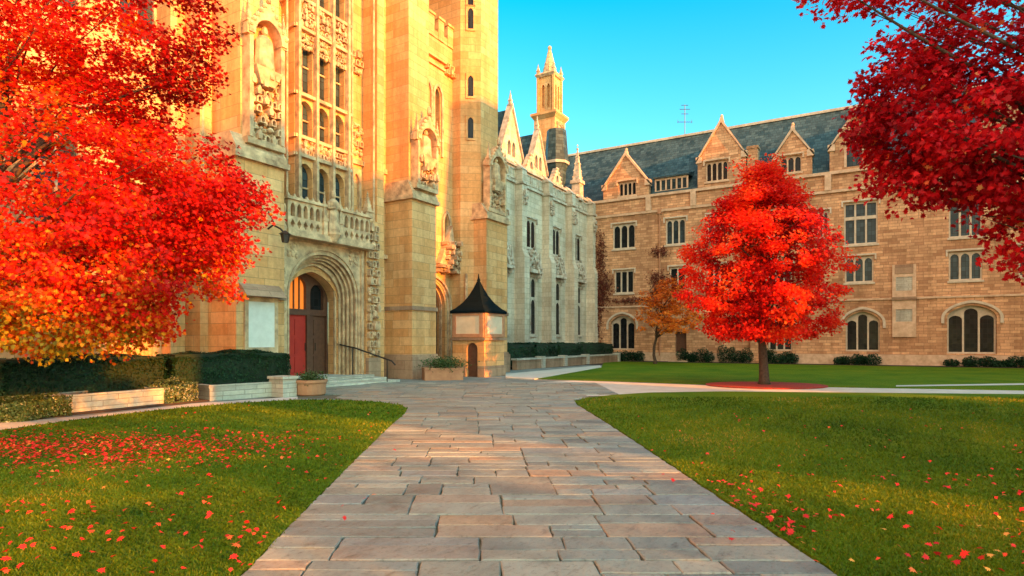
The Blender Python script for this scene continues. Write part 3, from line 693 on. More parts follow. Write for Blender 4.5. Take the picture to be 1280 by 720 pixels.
# =================================================================== WING
WW = 20.2
wing = thing('hall_wing', 'pale limestone gothic hall wing with gables, two storeys of mullioned windows and hedges below', 'building', (37, WW, 0))
def wing_build():
    T = TA(WW); bays = [32.6, 36.45, 40.3, 44.1]; m = MB(); holes = []
    for c in bays:
        holes += [rect(c - .95, c + .95, 8.0, 10.0), rect(c - 1.0, c + 1.0, 2.05, 6.05)]
    m.plate(T, rect(27.5, 46.88, 0, 13.1), holes, 0, .5); m.build('wall', WSTONE, wing)
    for c in bays:
        window(wing, T, c - .95, c + .95, 8.0, 10.0, lights=3, d=.04, mull=.09, fth=.05, mat=WTRIMS)
        window(wing, T, c - 1.0, c + 1.0, 2.05, 6.05, lights=3, transom=4.6, d=.04, mull=.09, fth=.05, mat=WTRIMS)
        o = MB(); r_ = random.Random(int(c * 7))
        carve(o, T, c - .9, c + .9, 6.35, 7.75, int(c), .26, .32)
        o.plate(T, [(c - 1.05, 6.3), (c + 1.05, 6.3), (c, 7.9)], [[(c - .6, 6.5), (c + .6, 6.5), (c, 7.4)]], -.42, .01)
        for k in range(7):
            t = k / 6
            for g in (-1, 1): o.lump(c + g * 1.05 * (1 - t), WW - .42, 6.35 + 1.6 * t, .11, .12, .12)
        for g in (-1, 1): pinnacle(o, c + g * 1.1, WW - .25, 6.0, 2.0, .13)
        o.build('window_canopy', WTRIMS, wing)
    for k, c in enumerate((30.65, 34.5, 38.35, 42.2, 46.2)):
        b = MB(); b.box(c, c + .7, 19.45, WW + .01, 0, 7.2); b.box(c + .05, c + .65, 19.65, WW + .01, 7.2, 12.9)
        b.plate(TB(c), [(19.45, 7.2), (WW, 7.2), (WW, 7.7), (19.65, 7.7)], (), 0, .7)
        bo = b.build('buttress', WSTONE, wing)
        p = MB(); p.box(c - .05, c + .75, 19.38, WW + .01, 0, 1.0); p.box(c - .05, c + .75, 19.55, WW, 11.95, 12.1)
        p.plate(TB(c - .03), [(19.6, 12.9), (WW, 12.9), (WW, 13.5)], (), 0, .76)
        p.build('buttress_cap', WTRIMS, bo); p = MB(); carve(p, TA(19.65), c + .1, c + .6, 10.6, 11.6, 90 + k, .25, .15); p.build('carving', WTRIMS, bo)
    m = MB(); m.box(27.6, 46.86, WW - .14, WW + .005, 12.0, 12.16); m.box(27.6, 46.86, WW - .16, WW + .45, 13.1, 13.28); m.box(27.6, 46.86, WW - .08, WW + .005, 7.2, 7.32) if False else None
    for a in np.arange(28.2, 46.5, .96):
        m.plate(T, rect(a, a + .8, 12.3, 13.0), [rect(a + .1, a + .7, 12.4, 12.9)], -.05, .005)
    m.build('parapet', WTRIMS, wing)
    for i, (c, zp, hw) in enumerate(((31.0, 17.2, 1.5), (34.95, 17.3, 1.45), (38.75, 16.8, 1.25))):
        Tg = TA(WW + .5); g = MB(); g.plate(Tg, gable_shape(c - hw, c + hw, 13.2, 13.9, zp), [arch(c - .3, .2, 14.0, 14.7, .3, 4), arch(c + .3, .2, 14.0, 14.7, .3, 4)], 0, .4)
        go = g.build('gable', WSTONE, wing)
        k = MB(); coping(k, Tg, c - hw, c + hw, 13.9, zp); k.lump(c, WW + .55, zp + .3, .09, .09, .35); pinnacle(k, c, WW + .6, zp + .1, 1.0, .1)
        k.build('coping', WTRIMS, go)
        q = MB(); q.box(c - .5, c + .5, WW + .7, WW + .72, 13.95, 15.1); q.build('pane', GLASS, go)
        s = MB(); s.plate(TA(WW + .9), [(c - hw, 13.7), (c + hw, 13.7), (c, zp - .15)], (), 0, 4.5); s.build('dormer_roof', SLATE, go)
    m = MB(); m.plate(TB(27.7), [(WW + .46, 13.15), (WW + .46, 13.3), (26, 16.4), (31.5, 13.3), (31.5, 13.15)], (), 0, 21); m.build('roof', SLATE, wing)
    for c in (36.6, 40.6):
        Tg = TA(WW - .02); g = MB(); g.plate(Tg, [(c - .8, 13.28), (c + .8, 13.28), (c, 14.5)], [arch(c, .2, 13.45, 13.7, .25, 4)], -.1, .3)
        for kk in range(5):
            for sg in (-1, 1): g.lump(c + sg * .8 * (1 - kk / 4.5), WW - .1, 13.32 + 1.25 * kk / 4.5, .09, .09, .1, 5)
        g.build('gablet', WTRIMS, wing)
    # slate turret roof near the corner
    cx, cy = 44.3, 22.0
    m = MB(); m.frustum(cx, cy, 13.2, 15.4, .7, .75, n=8); m.frustum(cx, cy, 15.4, 16.1, .78, .98, n=8); ts = m.build('stair_turret', SLATE, wing)
    m = MB(); m.frustum(cx, cy, 16.1, 18.7, .98, .78, n=8); m.build('turret_roof', SLATE, ts)
    m = MB(); m.frustum(cx, cy, 15.9, 16.12, 1.04, 1.04, n=8); m.build('gutter', PALE, ts)
    m = MB(); pinnacle(m, 44.75, 20.35, 12.9, 4.5, .36); m.build('pinnacle', WTRIMS, wing)
    # steeple
    sx, sy = 46.2, 23.6
    m = MB(); m.frustum(sx, sy, 12, 20.3, .98, .98); m.frustum(sx, sy, 20.3, 20.6, 1.0, 1.2); m.frustum(sx, sy, 20.6, 20.8, 1.22, 1.22); S = m.build('steeple', LIME, wing)
    q_ = .72; m = MB(); Ts_ = TA(sy - q_); Tb_ = TB(sx - q_)
    for T_, c_ in ((Ts_, sx), (Tb_, sy)):
        m.plate(T_, rect(c_ - q_, c_ + q_, 20.8, 23.9), [arch(c_ - .25, .13, 21.3, 23.0, .3, 4), arch(c_ + .25, .13, 21.3, 23.0, .3, 4)], 0, .2)
    m.box(sx - .52, sx + q_, sy - .52, sy + q_, 20.8, 23.9)
    for gx in (-1, 1):
        for gy in (-1, 1): m.box(sx + gx * q_ - .1, sx + gx * q_ + .1, sy + gy * q_ - .1, sy + gy * q_ + .1, 20.79, 23.91)
    m.build('belfry', LIME, S)
    m = MB(); m.frustum(sx, sy, 23.9, 24.1, .82, .95); m.frustum(sx, sy, 24.1, 24.25, .95, .85); m.frustum(sx, sy, 24.25, 26.5, .66, .11, n=8)
    m.lump(sx, sy, 26.6, .18, .18, .2, 8)
    for kk in range(5):
        for qq in range(8):
            rr = .66 - .55 * (kk + .5) / 5; t = 2 * math.pi * (qq + .5) / 8; m.lump(sx + rr * math.cos(t), sy + rr * math.sin(t), 24.4 + .42 * kk, .07, .07, .09, 5)
    for gx in (-1, 1):
        for gy in (-1, 1): q = MB(); pinnacle(q, sx + gx * .72, sy + gy * .72, 24.2, .9, .11); q.build('pinnacle', TRIM, S)
    m.build('spire', TRIM, S); m = MB(); carve(m, TA(sy - .98), sx - .7, sx + .7, 18.6, 20.1, 55, .3, .1); m.build('carving', TRIM, S)
wing_build()

# =================================================================== BUILDING B
BU = 46.9
dorm = thing('college_range', 'long brown stone college building with slate roof and pointed dormer gables', 'building', (BU, 0, 0))
def dorm_build():
    T = TB(BU); holes = []; rects = []; arches = []
    def wr(p0, p1, y0, y1, li, head='arch', gl=GLASS, tr=None, z=None):
        a, b = sorted((yb(p0, BU), yb(p1, BU))); pm = (p0 + p1) / 2
        z0, z1 = (zb(pm, y1, BU), zb(pm, y0, BU)) if z is None else z
        rects.append((a, b, z0, z1, li, head, gl, tr)); holes.append(rect(a, b, z0, z1))
    R3, R2 = (9.1, 11.1), (5.5, 7.35)
    wr(766, 794, 0, 0, 3, z=R3); wr(768, 792, 0, 0, 3, z=R2)
    wr(832, 857, 0, 0, 3, gl=GLASSL, z=R3); wr(837, 857, 0, 0, 2, z=R2)
    wr(884, 908, 0, 0, 3, z=R3, gl=GLASSL); wr(884, 908, 0, 0, 3, z=R2)
    wr(960, 990, 0, 0, 3, z=R3); wr(960, 990, 0, 0, 3, z=R2)
    wr(1022, 1036, 0, 0, 2, z=(8.8, 10.6))
    wr(1055, 1097, 0, 0, 3, gl=GLASSL, tr=9.9, z=(8.1, 10.95)); wr(1056, 1092, 0, 0, 3, gl=GLASSL, z=(5.55, 7.3))
    wr(1186, 1228, 0, 0, 3, gl=GLASSL, z=(8.1, 10.95)); wr(1186, 1228, 0, 0, 3, gl=GLASSL, z=(5.4, 7.2))
    for y in (-9.5, -14.5, -19.5, -24.5):
        for zz in (R3, R2): rects.append((y, y + 1.9, zz[0], zz[1], 3, 'arch', GLASS, None)); holes.append(rect(y, y + 1.9, *zz))
    for p0, p1, z0, zt in ((763, 793, .95, 3.7), (960, 990, .95, 3.7), (1057, 1100, .95, 3.6), (1184, 1246, .85, 3.85)):
        a, b = sorted((yb(p0, BU), yb(p1, BU))); c = (a + b) / 2; hw = (b - a) / 2
        arches.append((c, hw, z0, zt - .75, .75)); holes.append(arch(c, hw, z0, zt - .75, .75, 8))
    a, b = sorted((yb(844, BU), yb(858, BU))); holes.append(rect(a, b, .1, 2.35)); door = (a, b)
    for y in (-13.5, -19.5, -25): arches.append((y, 1.2, .9, 2.9, .75)); holes.append(arch(y, 1.2, .9, 2.9, .75, 8))
    m = MB(); m.plate(T, rect(-34, 20.19, 0, 13.0), holes, 0, .5); m.build('wall', BROWN, dorm)
    for i, (a, b, z0, z1, li, hd, gl, tr) in enumerate(rects):
        window(dorm, T, a, b, z0, z1, lights=li, head='rect' if i % 2 else hd, transom=tr, glass=gl, mat=WTRIM, d=.10, mull=.11)
    for c, hw, z0, zs, rise in arches: archwindow(dorm, T, c, hw, z0, zs, rise, 3, mat=WTRIM)
    m = MB(); m.box(BU + .25, BU + .3, door[0], door[1], .1, 2.35); d = m.build('door', WOOD, dorm)
    m = MB(); m.box(BU - .9, BU, door[0] - .3, door[1] + .3, 0, .16); m.box(BU - .5, BU, door[0] - .2, door[1] + .2, .16, .3); m.build('doorstep', BTRIM, d)
    # strings, parapet, quoin pilasters
    m = MB(); m.box(BU - .14, BU + .01, -34, 20.1, 11.75, 11.93); m.box(BU - .18, BU + .5, -34, 20.1, 13.0, 13.2); m.box(BU - .12, BU + .01, -34, 20.1, .0, .75); m.box(BU - .1, BU + .01, -34, 20.1, 4.35, 4.47)
    for p in (811, 867, 946, 1035, 1115, 1165): 
        y = yb(p, BU); m.box(BU - .2, BU + .01, y - .2, y + .2, 11.93, 13.0)
    m.build('string_course', BTRIM, dorm)
    m = MB()
    y = yb(945, BU); m.box(BU - .35, BU + .01, y - .35, y + .35, 0, 11.4); m.plate(TA(y - .35), [(BU - .35, 11.4), (BU, 11.4), (BU, 11.9)], (), 0, .7)
    # shallow carved panel between ground windows
    m.build('buttress', BROWN, dorm)
    m = MB(); c = yb(1130, BU)
    m.plate(T, rect(c - .65, c + .65, 1.9, 6.6), [rect(c - .45, c + .45, 4.9, 5.8), rect(c - .45, c + .45, 2.9, 3.7)], -.1, .01); pn = m.build('wall_panel', BTRIM, dorm)
    for z_, y_ in ((4.9, 5.8), (2.9, 3.7)): m = MB(); m.box(BU - .06, BU - .01, c - .45, c + .45, z_, y_); m.build('tablet', PALE, pn)
    m = MB(); m.box(BU - .13, BU - .1, c - .5, c + .5, 6.0, 6.6); m.build('tablet_hood', PLINTH, pn); m = MB(); m.box(BU - .2, BU - .1, c - .7, c + .7, 4.3, 4.5); m.build('ledge', PLINTH, pn)
    # gables
    G_ = [(754, 811, 14.1, 16.7, (773, 795), (13.35, 14.5)), (872, 932, 15.2, 18.0, (882, 910), (13.6, 15.1)), (967, 1015, 14.6, 16.5, (975, 1002), (13.5, 14.7)), (1037, 1100, 14.7, 16.9, (1047, 1066), (13.4, 15.0))]
    gb_ = []
    for p0, p1, zs, zp, wp, wz in G_:
        a, b = sorted((yb(p0, BU), yb(p1, BU))); wa, wb = sorted((yb(wp[0], BU), yb(wp[1], BU))); gb_.append((a, b, zs, zp, wa, wb, wz))
    for y in (-7.5, -13, -19, -25): gb_.append((y - 1.9, y + 1.9, 14.6, 16.9, y - .7, y + .7, (13.4, 14.8)))
    for a, b, zs, zp, wa, wb, wz in gb_:
        g = MB(); c = (a + b) / 2; rd = abs(c - 1.0) < 1
        hole = arch(c, .45, 13.4, 14.5, .5, 6) if rd else rect(wa, wb, *wz)
        g.plate(T, gable_shape(a, b, 13.2, zs, zp), [hole], .02, .42); go = g.build('gable', BROWN, dorm)
        k = MB(); coping(k, T, a, b, zs, zp, -.1, .5); k.frustum(BU + .2, c, zp, zp + .35, .16, .1); k.lump(BU + .2, c, zp + .45, .12, .12, .14)
        for yy in (a + .1, b - .1): k.box(BU - .1, BU + .5, yy - .22, yy + .22, zs - .1, zs + .35)
        k.build('coping', BTRIM, go)
        if rd:
            q = MB(); q.box(BU + .2, BU + .22, c - .6, c + .6, 13.3, 15.2); q.build('pane', GLASSL, go)
            q = MB(); ring(q, T, c, .6, .45, 13.4, 14.5, .65, -.03, .1, n=6); q.build('window_frame', BTRIM, go)
        else: window(go, T, wa, wb, *wz, lights=4 if wb - wa > 1.4 else 3, d=.15, mat=BTRIM, hood=True, mull=.1)
        s = MB()
        for sg in (a, b):
            s.add([(BU + .4, sg, zs - .1), (BU + .4, c, zp - .1), (53, c, zp - .1), (53, sg, zs - .1)], [(0, 1, 2, 3)])
        s.box(BU + .42, BU + 4, a + .05, b - .05, 13, zs - .12)
        s.build('dormer_roof', SLATE, go, recalc=False)
    # flat dormer strip
    a, b = sorted((yb(816, BU), yb(858, BU)))
    g = MB(); hs = []
    nl = 6
    for k in range(nl): s0 = a + .12 + k * (b - a - .12) / nl; hs.append(rect(s0, s0 + (b - a - .12) / nl - .12, 13.55, 14.35))
    g.plate(TB(BU + .5), rect(a, b, 13.2, 14.5), hs, 0, .15); dd = g.build('dormer', BTRIM, dorm)
    g = MB(); g.box(BU + .58, BU + .6, a, b, 13.4, 14.4); g.build('pane', GLASSL, dd)
    g = MB(); g.plate(TA(a - .1), [(BU + .3, 14.5), (BU + .3, 14.62), (BU + 3.2, 15.5), (BU + 3.2, 14.6)], (), 0, b - a + .2); g.build('dormer_roof', SLATE, dd)
    # main roof
    m = MB(); m.plate(TA(-34), [(BU + .3, 13.1), (BU + .3, 13.3), (52.9, 19.35), (59.6, 13.3), (59.6, 13.1)], (), 0, 60); m.build('roof', SLATE, dorm)
    m = MB(); m.box(52.75, 53.05, -34, 26, 19.3, 19.5); m.build('ridge', PALE, dorm)
    m = MB(); m.box(47.4, 59.5, -34, 26, 0, 13.1); m.build('body', BROWN, dorm)
    m = MB(); y = yb(940, BU); m.box(BU + .2, BU + 1.0, y - .35, y + .35, 13.2, 15.9); m.box(BU + .14, BU + 1.06, y - .41, y + .41, 15.7, 15.85); m.build('chimney', BROWN, dorm)
    y = yb(825, BU); m = MB(); m.tube([(BU - .1, y, .5), (BU - .1, y, 12)], .06, 8); m.box(BU - .2, BU, y - .15, y + .15, 11.6, 12.0); m.build('drainpipe', TERRA, dorm)
dorm_build()
# antenna on the ridge
ay = yb(856, 52.9); az = 19.4
ant = thing('antenna', 'thin metal antenna standing on the slate roof ridge', 'antenna', (52.9, ay, az))
m = MB(); m.tube([(52.9, ay, az), (52.9, ay, az + 2.7)], .03, 6); m.build('mast', ALU, ant)
m = MB(); q = Vector((-CA * 0 + SA, -CA, 0))
for zz, l in ((az + 1.2, .65), (az + 1.9, .3), (az + 2.3, .45), (az + 2.65, .3)): m.tube([(52.9 - SA * l, ay + CA * l, zz), (52.9 + SA * l, ay - CA * l, zz)], .03, 5)
for t in (-.6, .6): m.tube([(52.9 + SA * t, ay - CA * t, az + 1.1), (52.9 + SA * t, ay - CA * t, az + 1.4)], .02, 5)
m.build('dipole', ALU, ant)

# =================================================================== KIOSK
def kiosk():
    kx, kw = xa(605, 14.9), 14.9                           # nearest corner of the two faces
    x0 = kx; y1 = yb(566, x0); x1 = xa(630, 14.9)
    k = thing('stone_kiosk', 'small stone kiosk with flared dark pointed roof beside the buttress', 'kiosk', ((x0 + x1) / 2, (14.9 + y1) / 2, 0))
    y0 = 14.9; zt = za(605, 389, 14.9)
    yc = yb(590, x0)
    m = MB(); m.plate(TB(x0), rect(y0, y1, 0, zt), [arch(yc, .30, .0, 1.25, .3, 6)], 0, .2); m.box(x0 + .2, x1, y0, y1, 0, zt); m.build('wall', LIME, k)
    m = MB(); m.plate(TB(x0), arch(yc, .30, 0.01, 1.25, .3, 6), (), .13, .16); m.build('door', WOOD, k)
    m = MB(); m.plate(TB(x0), rect(y0 + .02, y1 - .02, 1.8, zt - .02), [rect(y0 + .22, y1 - .2, 1.95, zt - .18)], -.05, .0); m.plate(TA(y0), rect(x0 + .01, x1, 1.8, zt - .02), [rect(x0 + .2, x1 - .18, 1.95, zt - .18)], -.05, .0); m.build('panel_frame', TERRA, k)
    m = MB(); m.box(x0 + -.015, x0 - .002, y0 + .22, y1 - .2, 1.95, zt - .18); m.box(x0 + .2, x1 - .18, y0 - .015, y0 - .002, 1.95, zt - .18); m.build('wall_panel', KPAN, k)
    m = MB(); m.box(x0 - .1, x1 + .1, y0 - .1, y1 + .1, 1.66, 1.78); m.build('ledge', PLINTH, k)
    m = MB(); m.box(x0 + .0 - .06, x1 + .06, y0 - .06, yc - .34, 0, .5);  m.box(x0 - .06, x1 + .06, yc + .34, y1 + .06, 0, .5); m.build('plinth', PLINTH, k)
    cx, cy = (x0 + x1) / 2, (y0 + y1) / 2; hx, hy = (x1 - x0) / 2 + .10, (y1 - y0) / 2 + .10
    H = za(597, 347, 15.5) - zt; m = MB(); prof = [(1.0, -.04), (1.0, .03), (.80, .12), (.55, .29), (.34, .50), (.18, .72), (.06, .92)]
    for (a, za_), (b, zb_) in zip(prof, prof[1:]): m.frustum(cx, cy, zt + za_ * H, zt + zb_ * H, hx * a, hx * b, hy * a, hy * b)
    m.lump(cx, cy, zt + H * .95, .08, .08, .12); m.frustum(cx, cy, zt + H * .95, zt + H * 1.15, .04, .01)
    m.build('roof', DARKM, k)
kiosk()

# =================================================================== FOLIAGE ENGINE
def leaf_shape(kind):
    if kind == 'maple':
        a = [(0, -.55), (.18, -.3), (.55, -.42), (.42, -.08), (.8, .12), (.42, .2), (.38, .5), (.16, .36), (0, .9), (-.16, .36), (-.38, .5), (-.42, .2), (-.8, .12), (-.42, -.08), (-.55, -.42), (-.18, -.3)]
    elif kind == 'star':
        a = [(0, -.5), (.3, -.3), (.75, .1), (.3, .22), (0, .85), (-.3, .22), (-.75, .1), (-.3, -.3)]
    else:
        a = [(0, -.8), (.4, -.1), (0, .8), (-.4, -.1)]
    return np.array([(x, y, 0) for x, y in a])
def leaves(name, pts, size, tint, mat, parent, kind='star', seed=1, up=.5, outward=None):
    rg = np.random.default_rng(seed); n = len(pts); S = leaf_shape(kind); k = len(S)
    nrm = rg.normal(size=(n, 3)); nrm[:, 2] = np.abs(nrm[:, 2]) + up
    if outward is not None: nrm += outward
    nrm /= np.linalg.norm(nrm, axis=1)[:, None]
    t = rg.normal(size=(n, 3)); t -= nrm * (t * nrm).sum(1)[:, None]; t /= np.linalg.norm(t, axis=1)[:, None]
    b = np.cross(nrm, t); sz = (size * rg.uniform(.65, 1.25, n))[:, None, None]
    cup = -0.35 * (S[:, 0] ** 2)
    V = pts[:, None, :] + sz * (S[None, :, 0, None] * t[:, None] + S[None, :, 1, None] * b[:, None] + cup[None, :, None] * nrm[:, None])
    off = np.zeros(3); p = parent
    while p: off += np.array(p.location); p = p.parent
    V = (V - off).reshape(-1, 3)
    me = bpy.data.meshes.new(name); me.vertices.add(n * k); me.loops.add(n * k); me.polygons.add(n)
    me.vertices.foreach_set('co', V.astype(np.float32).ravel()); me.loops.foreach_set('vertex_index', np.arange(n * k, dtype=np.int32))
    me.polygons.foreach_set('loop_start', np.arange(0, n * k, k, dtype=np.int32)); 
    at = me.attributes.new('tint', 'FLOAT', 'FACE'); at.data.foreach_set('value', np.clip(tint, 0, 1).astype(np.float32))
    me.update(calc_edges=True); me.materials.append(mat)
    o = bpy.data.objects.new(name, me); C.objects.link(o)
    if parent: o.parent = parent
    return o
def vnoise(p, sc, seed):
    """cheap smooth pseudo noise in 0..1"""
    r = np.random.default_rng(seed); o = np.zeros(len(p))
    for _ in range(5):
        d = r.normal(size=3); d /= np.linalg.norm(d); o += np.sin(p @ d * sc * r.uniform(.7, 1.6) + r.uniform(0, 6.3))
    return .5 + o / 5 * .8
def tree(name, label, base, trunk_h, trunk_r, clusters, leaf_n, size, mat, tintf, kind='star', seed=1, spread=.45, group=None, limbs=14, lean=(0, 0), flat=.55):
    """clusters: Nx3 clump centres; limbs run from the trunk to the clumps"""
    rg = np.random.default_rng(seed)
    t = thing(name, label, 'tree', (base[0], base[1], 0), group)
    top = clusters[:, 2].max() * .85
    m = MB(); b = Vector((base[0], base[1], 0)); cc = clusters.mean(0)
    pts = []; rs = []
    for k in range(9):
        q = k / 8; z = q * top; f = max(0, (z - trunk_h * .6) / max(.1, top - trunk_h * .6))
        pts.append((b.x + (cc[0] - b.x) * f * .6 + math.sin(k * 1.9 + seed) * .05, b.y + (cc[1] - b.y) * f * .6 + math.cos(k * 2.3 + seed) * .05, z))
        rs.append(trunk_r * (1 - .82 * q) * (1.45 if k == 0 else 1))
    pts.insert(1, (pts[0][0], pts[0][1], .25)); rs.insert(1, trunk_r * 1.05)
    m.tube(pts, rs, 10); tr = m.build('trunk', BARK, t, smooth=True)
    m = MB(); idx = rg.choice(len(clusters), min(limbs * 4, len(clusters)), replace=False)
    for j, i in enumerate(idx):
        c = clusters[i]; zs = min(max(trunk_h * .75, c[2] - rg.uniform(.5, .55) * np.hypot(c[0] - b.x, c[1] - b.y) - .3), top * .95)
        q = zs / top * 8; k = int(min(7, q)); P0 = Vector(pts[k + 1]).lerp(Vector(pts[min(k + 2, 9)]), q - k)
        P1 = Vector(c); mid = P0.lerp(P1, .5) + Vector((rg.normal() * .15, rg.normal() * .15, .12 * (P1 - P0).length))
        r0 = trunk_r * (.38 if j < limbs else .16) * (1 - .5 * zs / top)
        m.tube([P0, P0.lerp(mid, .5) + Vector((0, 0, .04)), mid, mid.lerp(P1, .55) + Vector((0, 0, -.03)), P1], [r0, r0 * .8, r0 * .55, r0 * .33, r0 * .12], 6)
    m.build('branch', BARK, tr, smooth=True)
    n = leaf_n; ci = rg.integers(0, len(clusters), n); rad = rg.uniform(.6, 1.25, len(clusters)) * spread
    d = rg.normal(size=(n, 3)); d /= np.linalg.norm(d, axis=1)[:, None]; d *= (rg.random(n) ** .45)[:, None]
    d[:, 2] *= flat; P = clusters[ci] + d * rad[ci][:, None]
    out = (P - cc); out /= np.linalg.norm(out, axis=1)[:, None] + 1e-6
    tn = tintf(P, rg, ci)
    leaves('crown', P, size, tn, mat, t, kind, seed + 3, .45, out * .6)
    return t
def envelope(n, rg, f, shell=.55):
    """clump centres for envelope f(dir angle, zfrac)->radius; returns unit-ish coords"""
    out = []
    while len(out) < n:
        a = rg.uniform(0, 2 * math.pi); zf = rg.random(); r = (shell + (1 - shell) * rg.random() ** .6)
        if rg.random() < .25: r = rg.random() * .7
        R0 = f(a, zf)
        if R0 * rg.random() < .05: continue
        out.append((math.cos(a) * r * R0, math.sin(a) * r * R0, zf))
    return np.array(out)

# ---- centre tree
rg = np.random.default_rng(11)
cx, cy = CW(9.13, 22.1)
def fc(a, z):                                               # rounded cone, widest low
    prof = np.interp(z, [0, .06, .2, .4, .55, .68, .78, .88, 1], [1.4, 2.1, 2.45, 2.5, 2.4, 2.0, 1.4, .8, .2])
    return prof * (1 + .14 * math.sin(3 * a + 5 * z) + .11 * math.sin(5 * a + 13 * z) + .06 * math.sin(11 * a + 25 * z))
E = envelope(560, rg, fc); E[:, 2] = 1.75 + E[:, 2] * 6.2; E[:, 0] += cx; E[:, 1] += cy
# extra spikes at the top
for ox, h in ((.35, 8.25), (-.85, 7.8), (1.25, 7.3), (-1.5, 6.7)):
    for k in range(5): 
        q = CW(9.13 + ox + rg.normal() * .1, 22.1 + rg.normal() * .3); E = np.vstack([E, [q[0], q[1], h - k * .35]])
def tc(P, rg, ci): return .50 + .38 * (vnoise(P, 2.6, 3) - .5) + .35 * (vnoise(P, .9, 5) - .5) + rg.normal(size=len(P)) * .12 + .10 * (P[:, 2] - 4) / 4
tree('maple_tree', 'round bright scarlet maple standing alone on the back lawn in a red leaf bed', (cx, cy), 2.0, .17, E, 56000, .080, F_CEN, tc, 'star', 21, .50)

# ---- left maple (trunk just outside the frame), leaves hang over the planters
def blob(cX, cY, cZ, rX, rY, rZ, n, rg):
    d = rg.normal(size=(n, 3)); d /= np.linalg.norm(d, axis=1)[:, None]; d *= (.35 + .65 * rg.random(n) ** .5)[:, None]
    o = np.stack([cX + d[:, 0] * rX, cY + d[:, 1] * rY, cZ + d[:, 2] * rZ], 1)
    xy = np.array([CW(a, b) for a, b in o[:, :2]]); return np.column_stack([xy, o[:, 2]])
rg = np.random.default_rng(31)
LC = np.vstack([blob(-9.2, 11.4, 4.9, 2.9, 2.4, 3.1, 260, rg), blob(-6.7, 11.6, 4.2, 1.75, 1.6, 1.5, 110, rg), blob(-7.6, 11.3, 3.0, 2.4, 1.8, 1.3, 120, rg),
                blob(-8.0, 11.5, 7.4, 2.6, 1.9, 1.5, 120, rg), blob(-5.6, 11.7, 4.4, .75, .8, .7, 24, rg), blob(-6.0, 11.5, 3.4, .8, .8, .8, 24, rg), blob(-6.5, 11.6, 6.8, .9, .8, .5, 14, rg), blob(-12, 11, 5.5, 2.6, 3, 3.2, 100, rg), blob(-8.7, 11.4, 2.1, 2.5, 1.5, .75, 110, rg)])
# clear a few holes where the wall shows through
def cpx(P):
    Y = P[:, 0] * CA + P[:, 1] * SA; X = P[:, 0] * SA - P[:, 1] * CA; return HX + F * X / Y, HY - F * (P[:, 2] - EYE) / Y
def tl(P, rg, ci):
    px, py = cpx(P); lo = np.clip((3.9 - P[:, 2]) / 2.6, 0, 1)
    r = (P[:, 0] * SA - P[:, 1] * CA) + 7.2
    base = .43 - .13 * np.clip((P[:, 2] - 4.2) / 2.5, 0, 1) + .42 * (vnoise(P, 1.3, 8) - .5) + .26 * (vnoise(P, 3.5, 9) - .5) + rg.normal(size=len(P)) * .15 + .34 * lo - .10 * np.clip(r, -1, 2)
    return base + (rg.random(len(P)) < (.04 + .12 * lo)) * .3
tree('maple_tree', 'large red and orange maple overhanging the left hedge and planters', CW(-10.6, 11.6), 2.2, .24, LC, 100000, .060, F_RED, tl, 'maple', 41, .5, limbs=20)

# ---- right foreground tree, trunk out of frame to the right
rg = np.random.default_rng(51)
RC = np.vstack([blob(8.6, 9.6, 6.0, 2.3, 1.8, 2.6, 150, rg), blob(7.1, 9.3, 4.9, 1.55, 1.2, 1.15, 75, rg), blob(8.4, 9.4, 3.9, 1.35, 1.2, .75, 50, rg), blob(6.5, 9.3, 6.1, .65, .6, .45, 14, rg),
                blob(5.35, 9.0, 5.6, .28, .4, .35, 5, rg), blob(5.5, 8.8, 6.66, 1.45, .5, .14, 18, rg), blob(10.5, 9.5, 6.5, 2.4, 2.4, 2.8, 70, rg), blob(9.2, 9.2, 3.3, .6, .6, .35, 10, rg), blob(7.0, 9.2, 7.8, 1.8, 1.2, .6, 30, rg), blob(6.3, 9.3, 4.3, .8, .8, .6, 26, rg), blob(6.2, 9.3, 5.0, .8, .8, .6, 18, rg), blob(5.7, 9.2, 4.9, .45, .5, .4, 8, rg), blob(5.6, 9.2, 5.5, .35, .5, .5, 6, rg), blob(8.0, 9.4, 2.95, .5, .5, .3, 10, rg)])
def trr(P, rg, ci): return .42 + .4 * (vnoise(P, 2.0, 18) - .5) + rg.normal(size=len(P)) * .16 + (rg.random(len(P)) < .03) * .5
tree('maple_tree', 'dark crimson maple with boughs reaching in from the upper right', CW(10.8, 9.6), 2.6, .22, RC, 36000, .068, F_CRIM, trr, 'maple', 61, .42, limbs=16)

# ---- small orange tree by the far wall
rg = np.random.default_rng(71); q = CW((818 - HX) / F * 43, 43)
E = envelope(110, rg, lambda a, z: np.interp(z, [0, .3, .7, 1], [1.5, 2.3, 1.7, .4]) * (1 + .25 * math.sin(4 * a + 9 * z))); E[:, 2] = 2.3 + E[:, 2] * 3.6; E[:, 0] += q[0] - .3; E[:, 1] += q[1] - 1.2
tree('small_tree', 'slim half bare tree with orange brown leaves against the brown building', q, 2.4, .12, E, 6500, .11, F_ORG, lambda P, rg, ci: .5 + rg.normal(size=len(P)) * .25 - .12 * (P[:, 2] - 4.5), 'star', 72, .5)

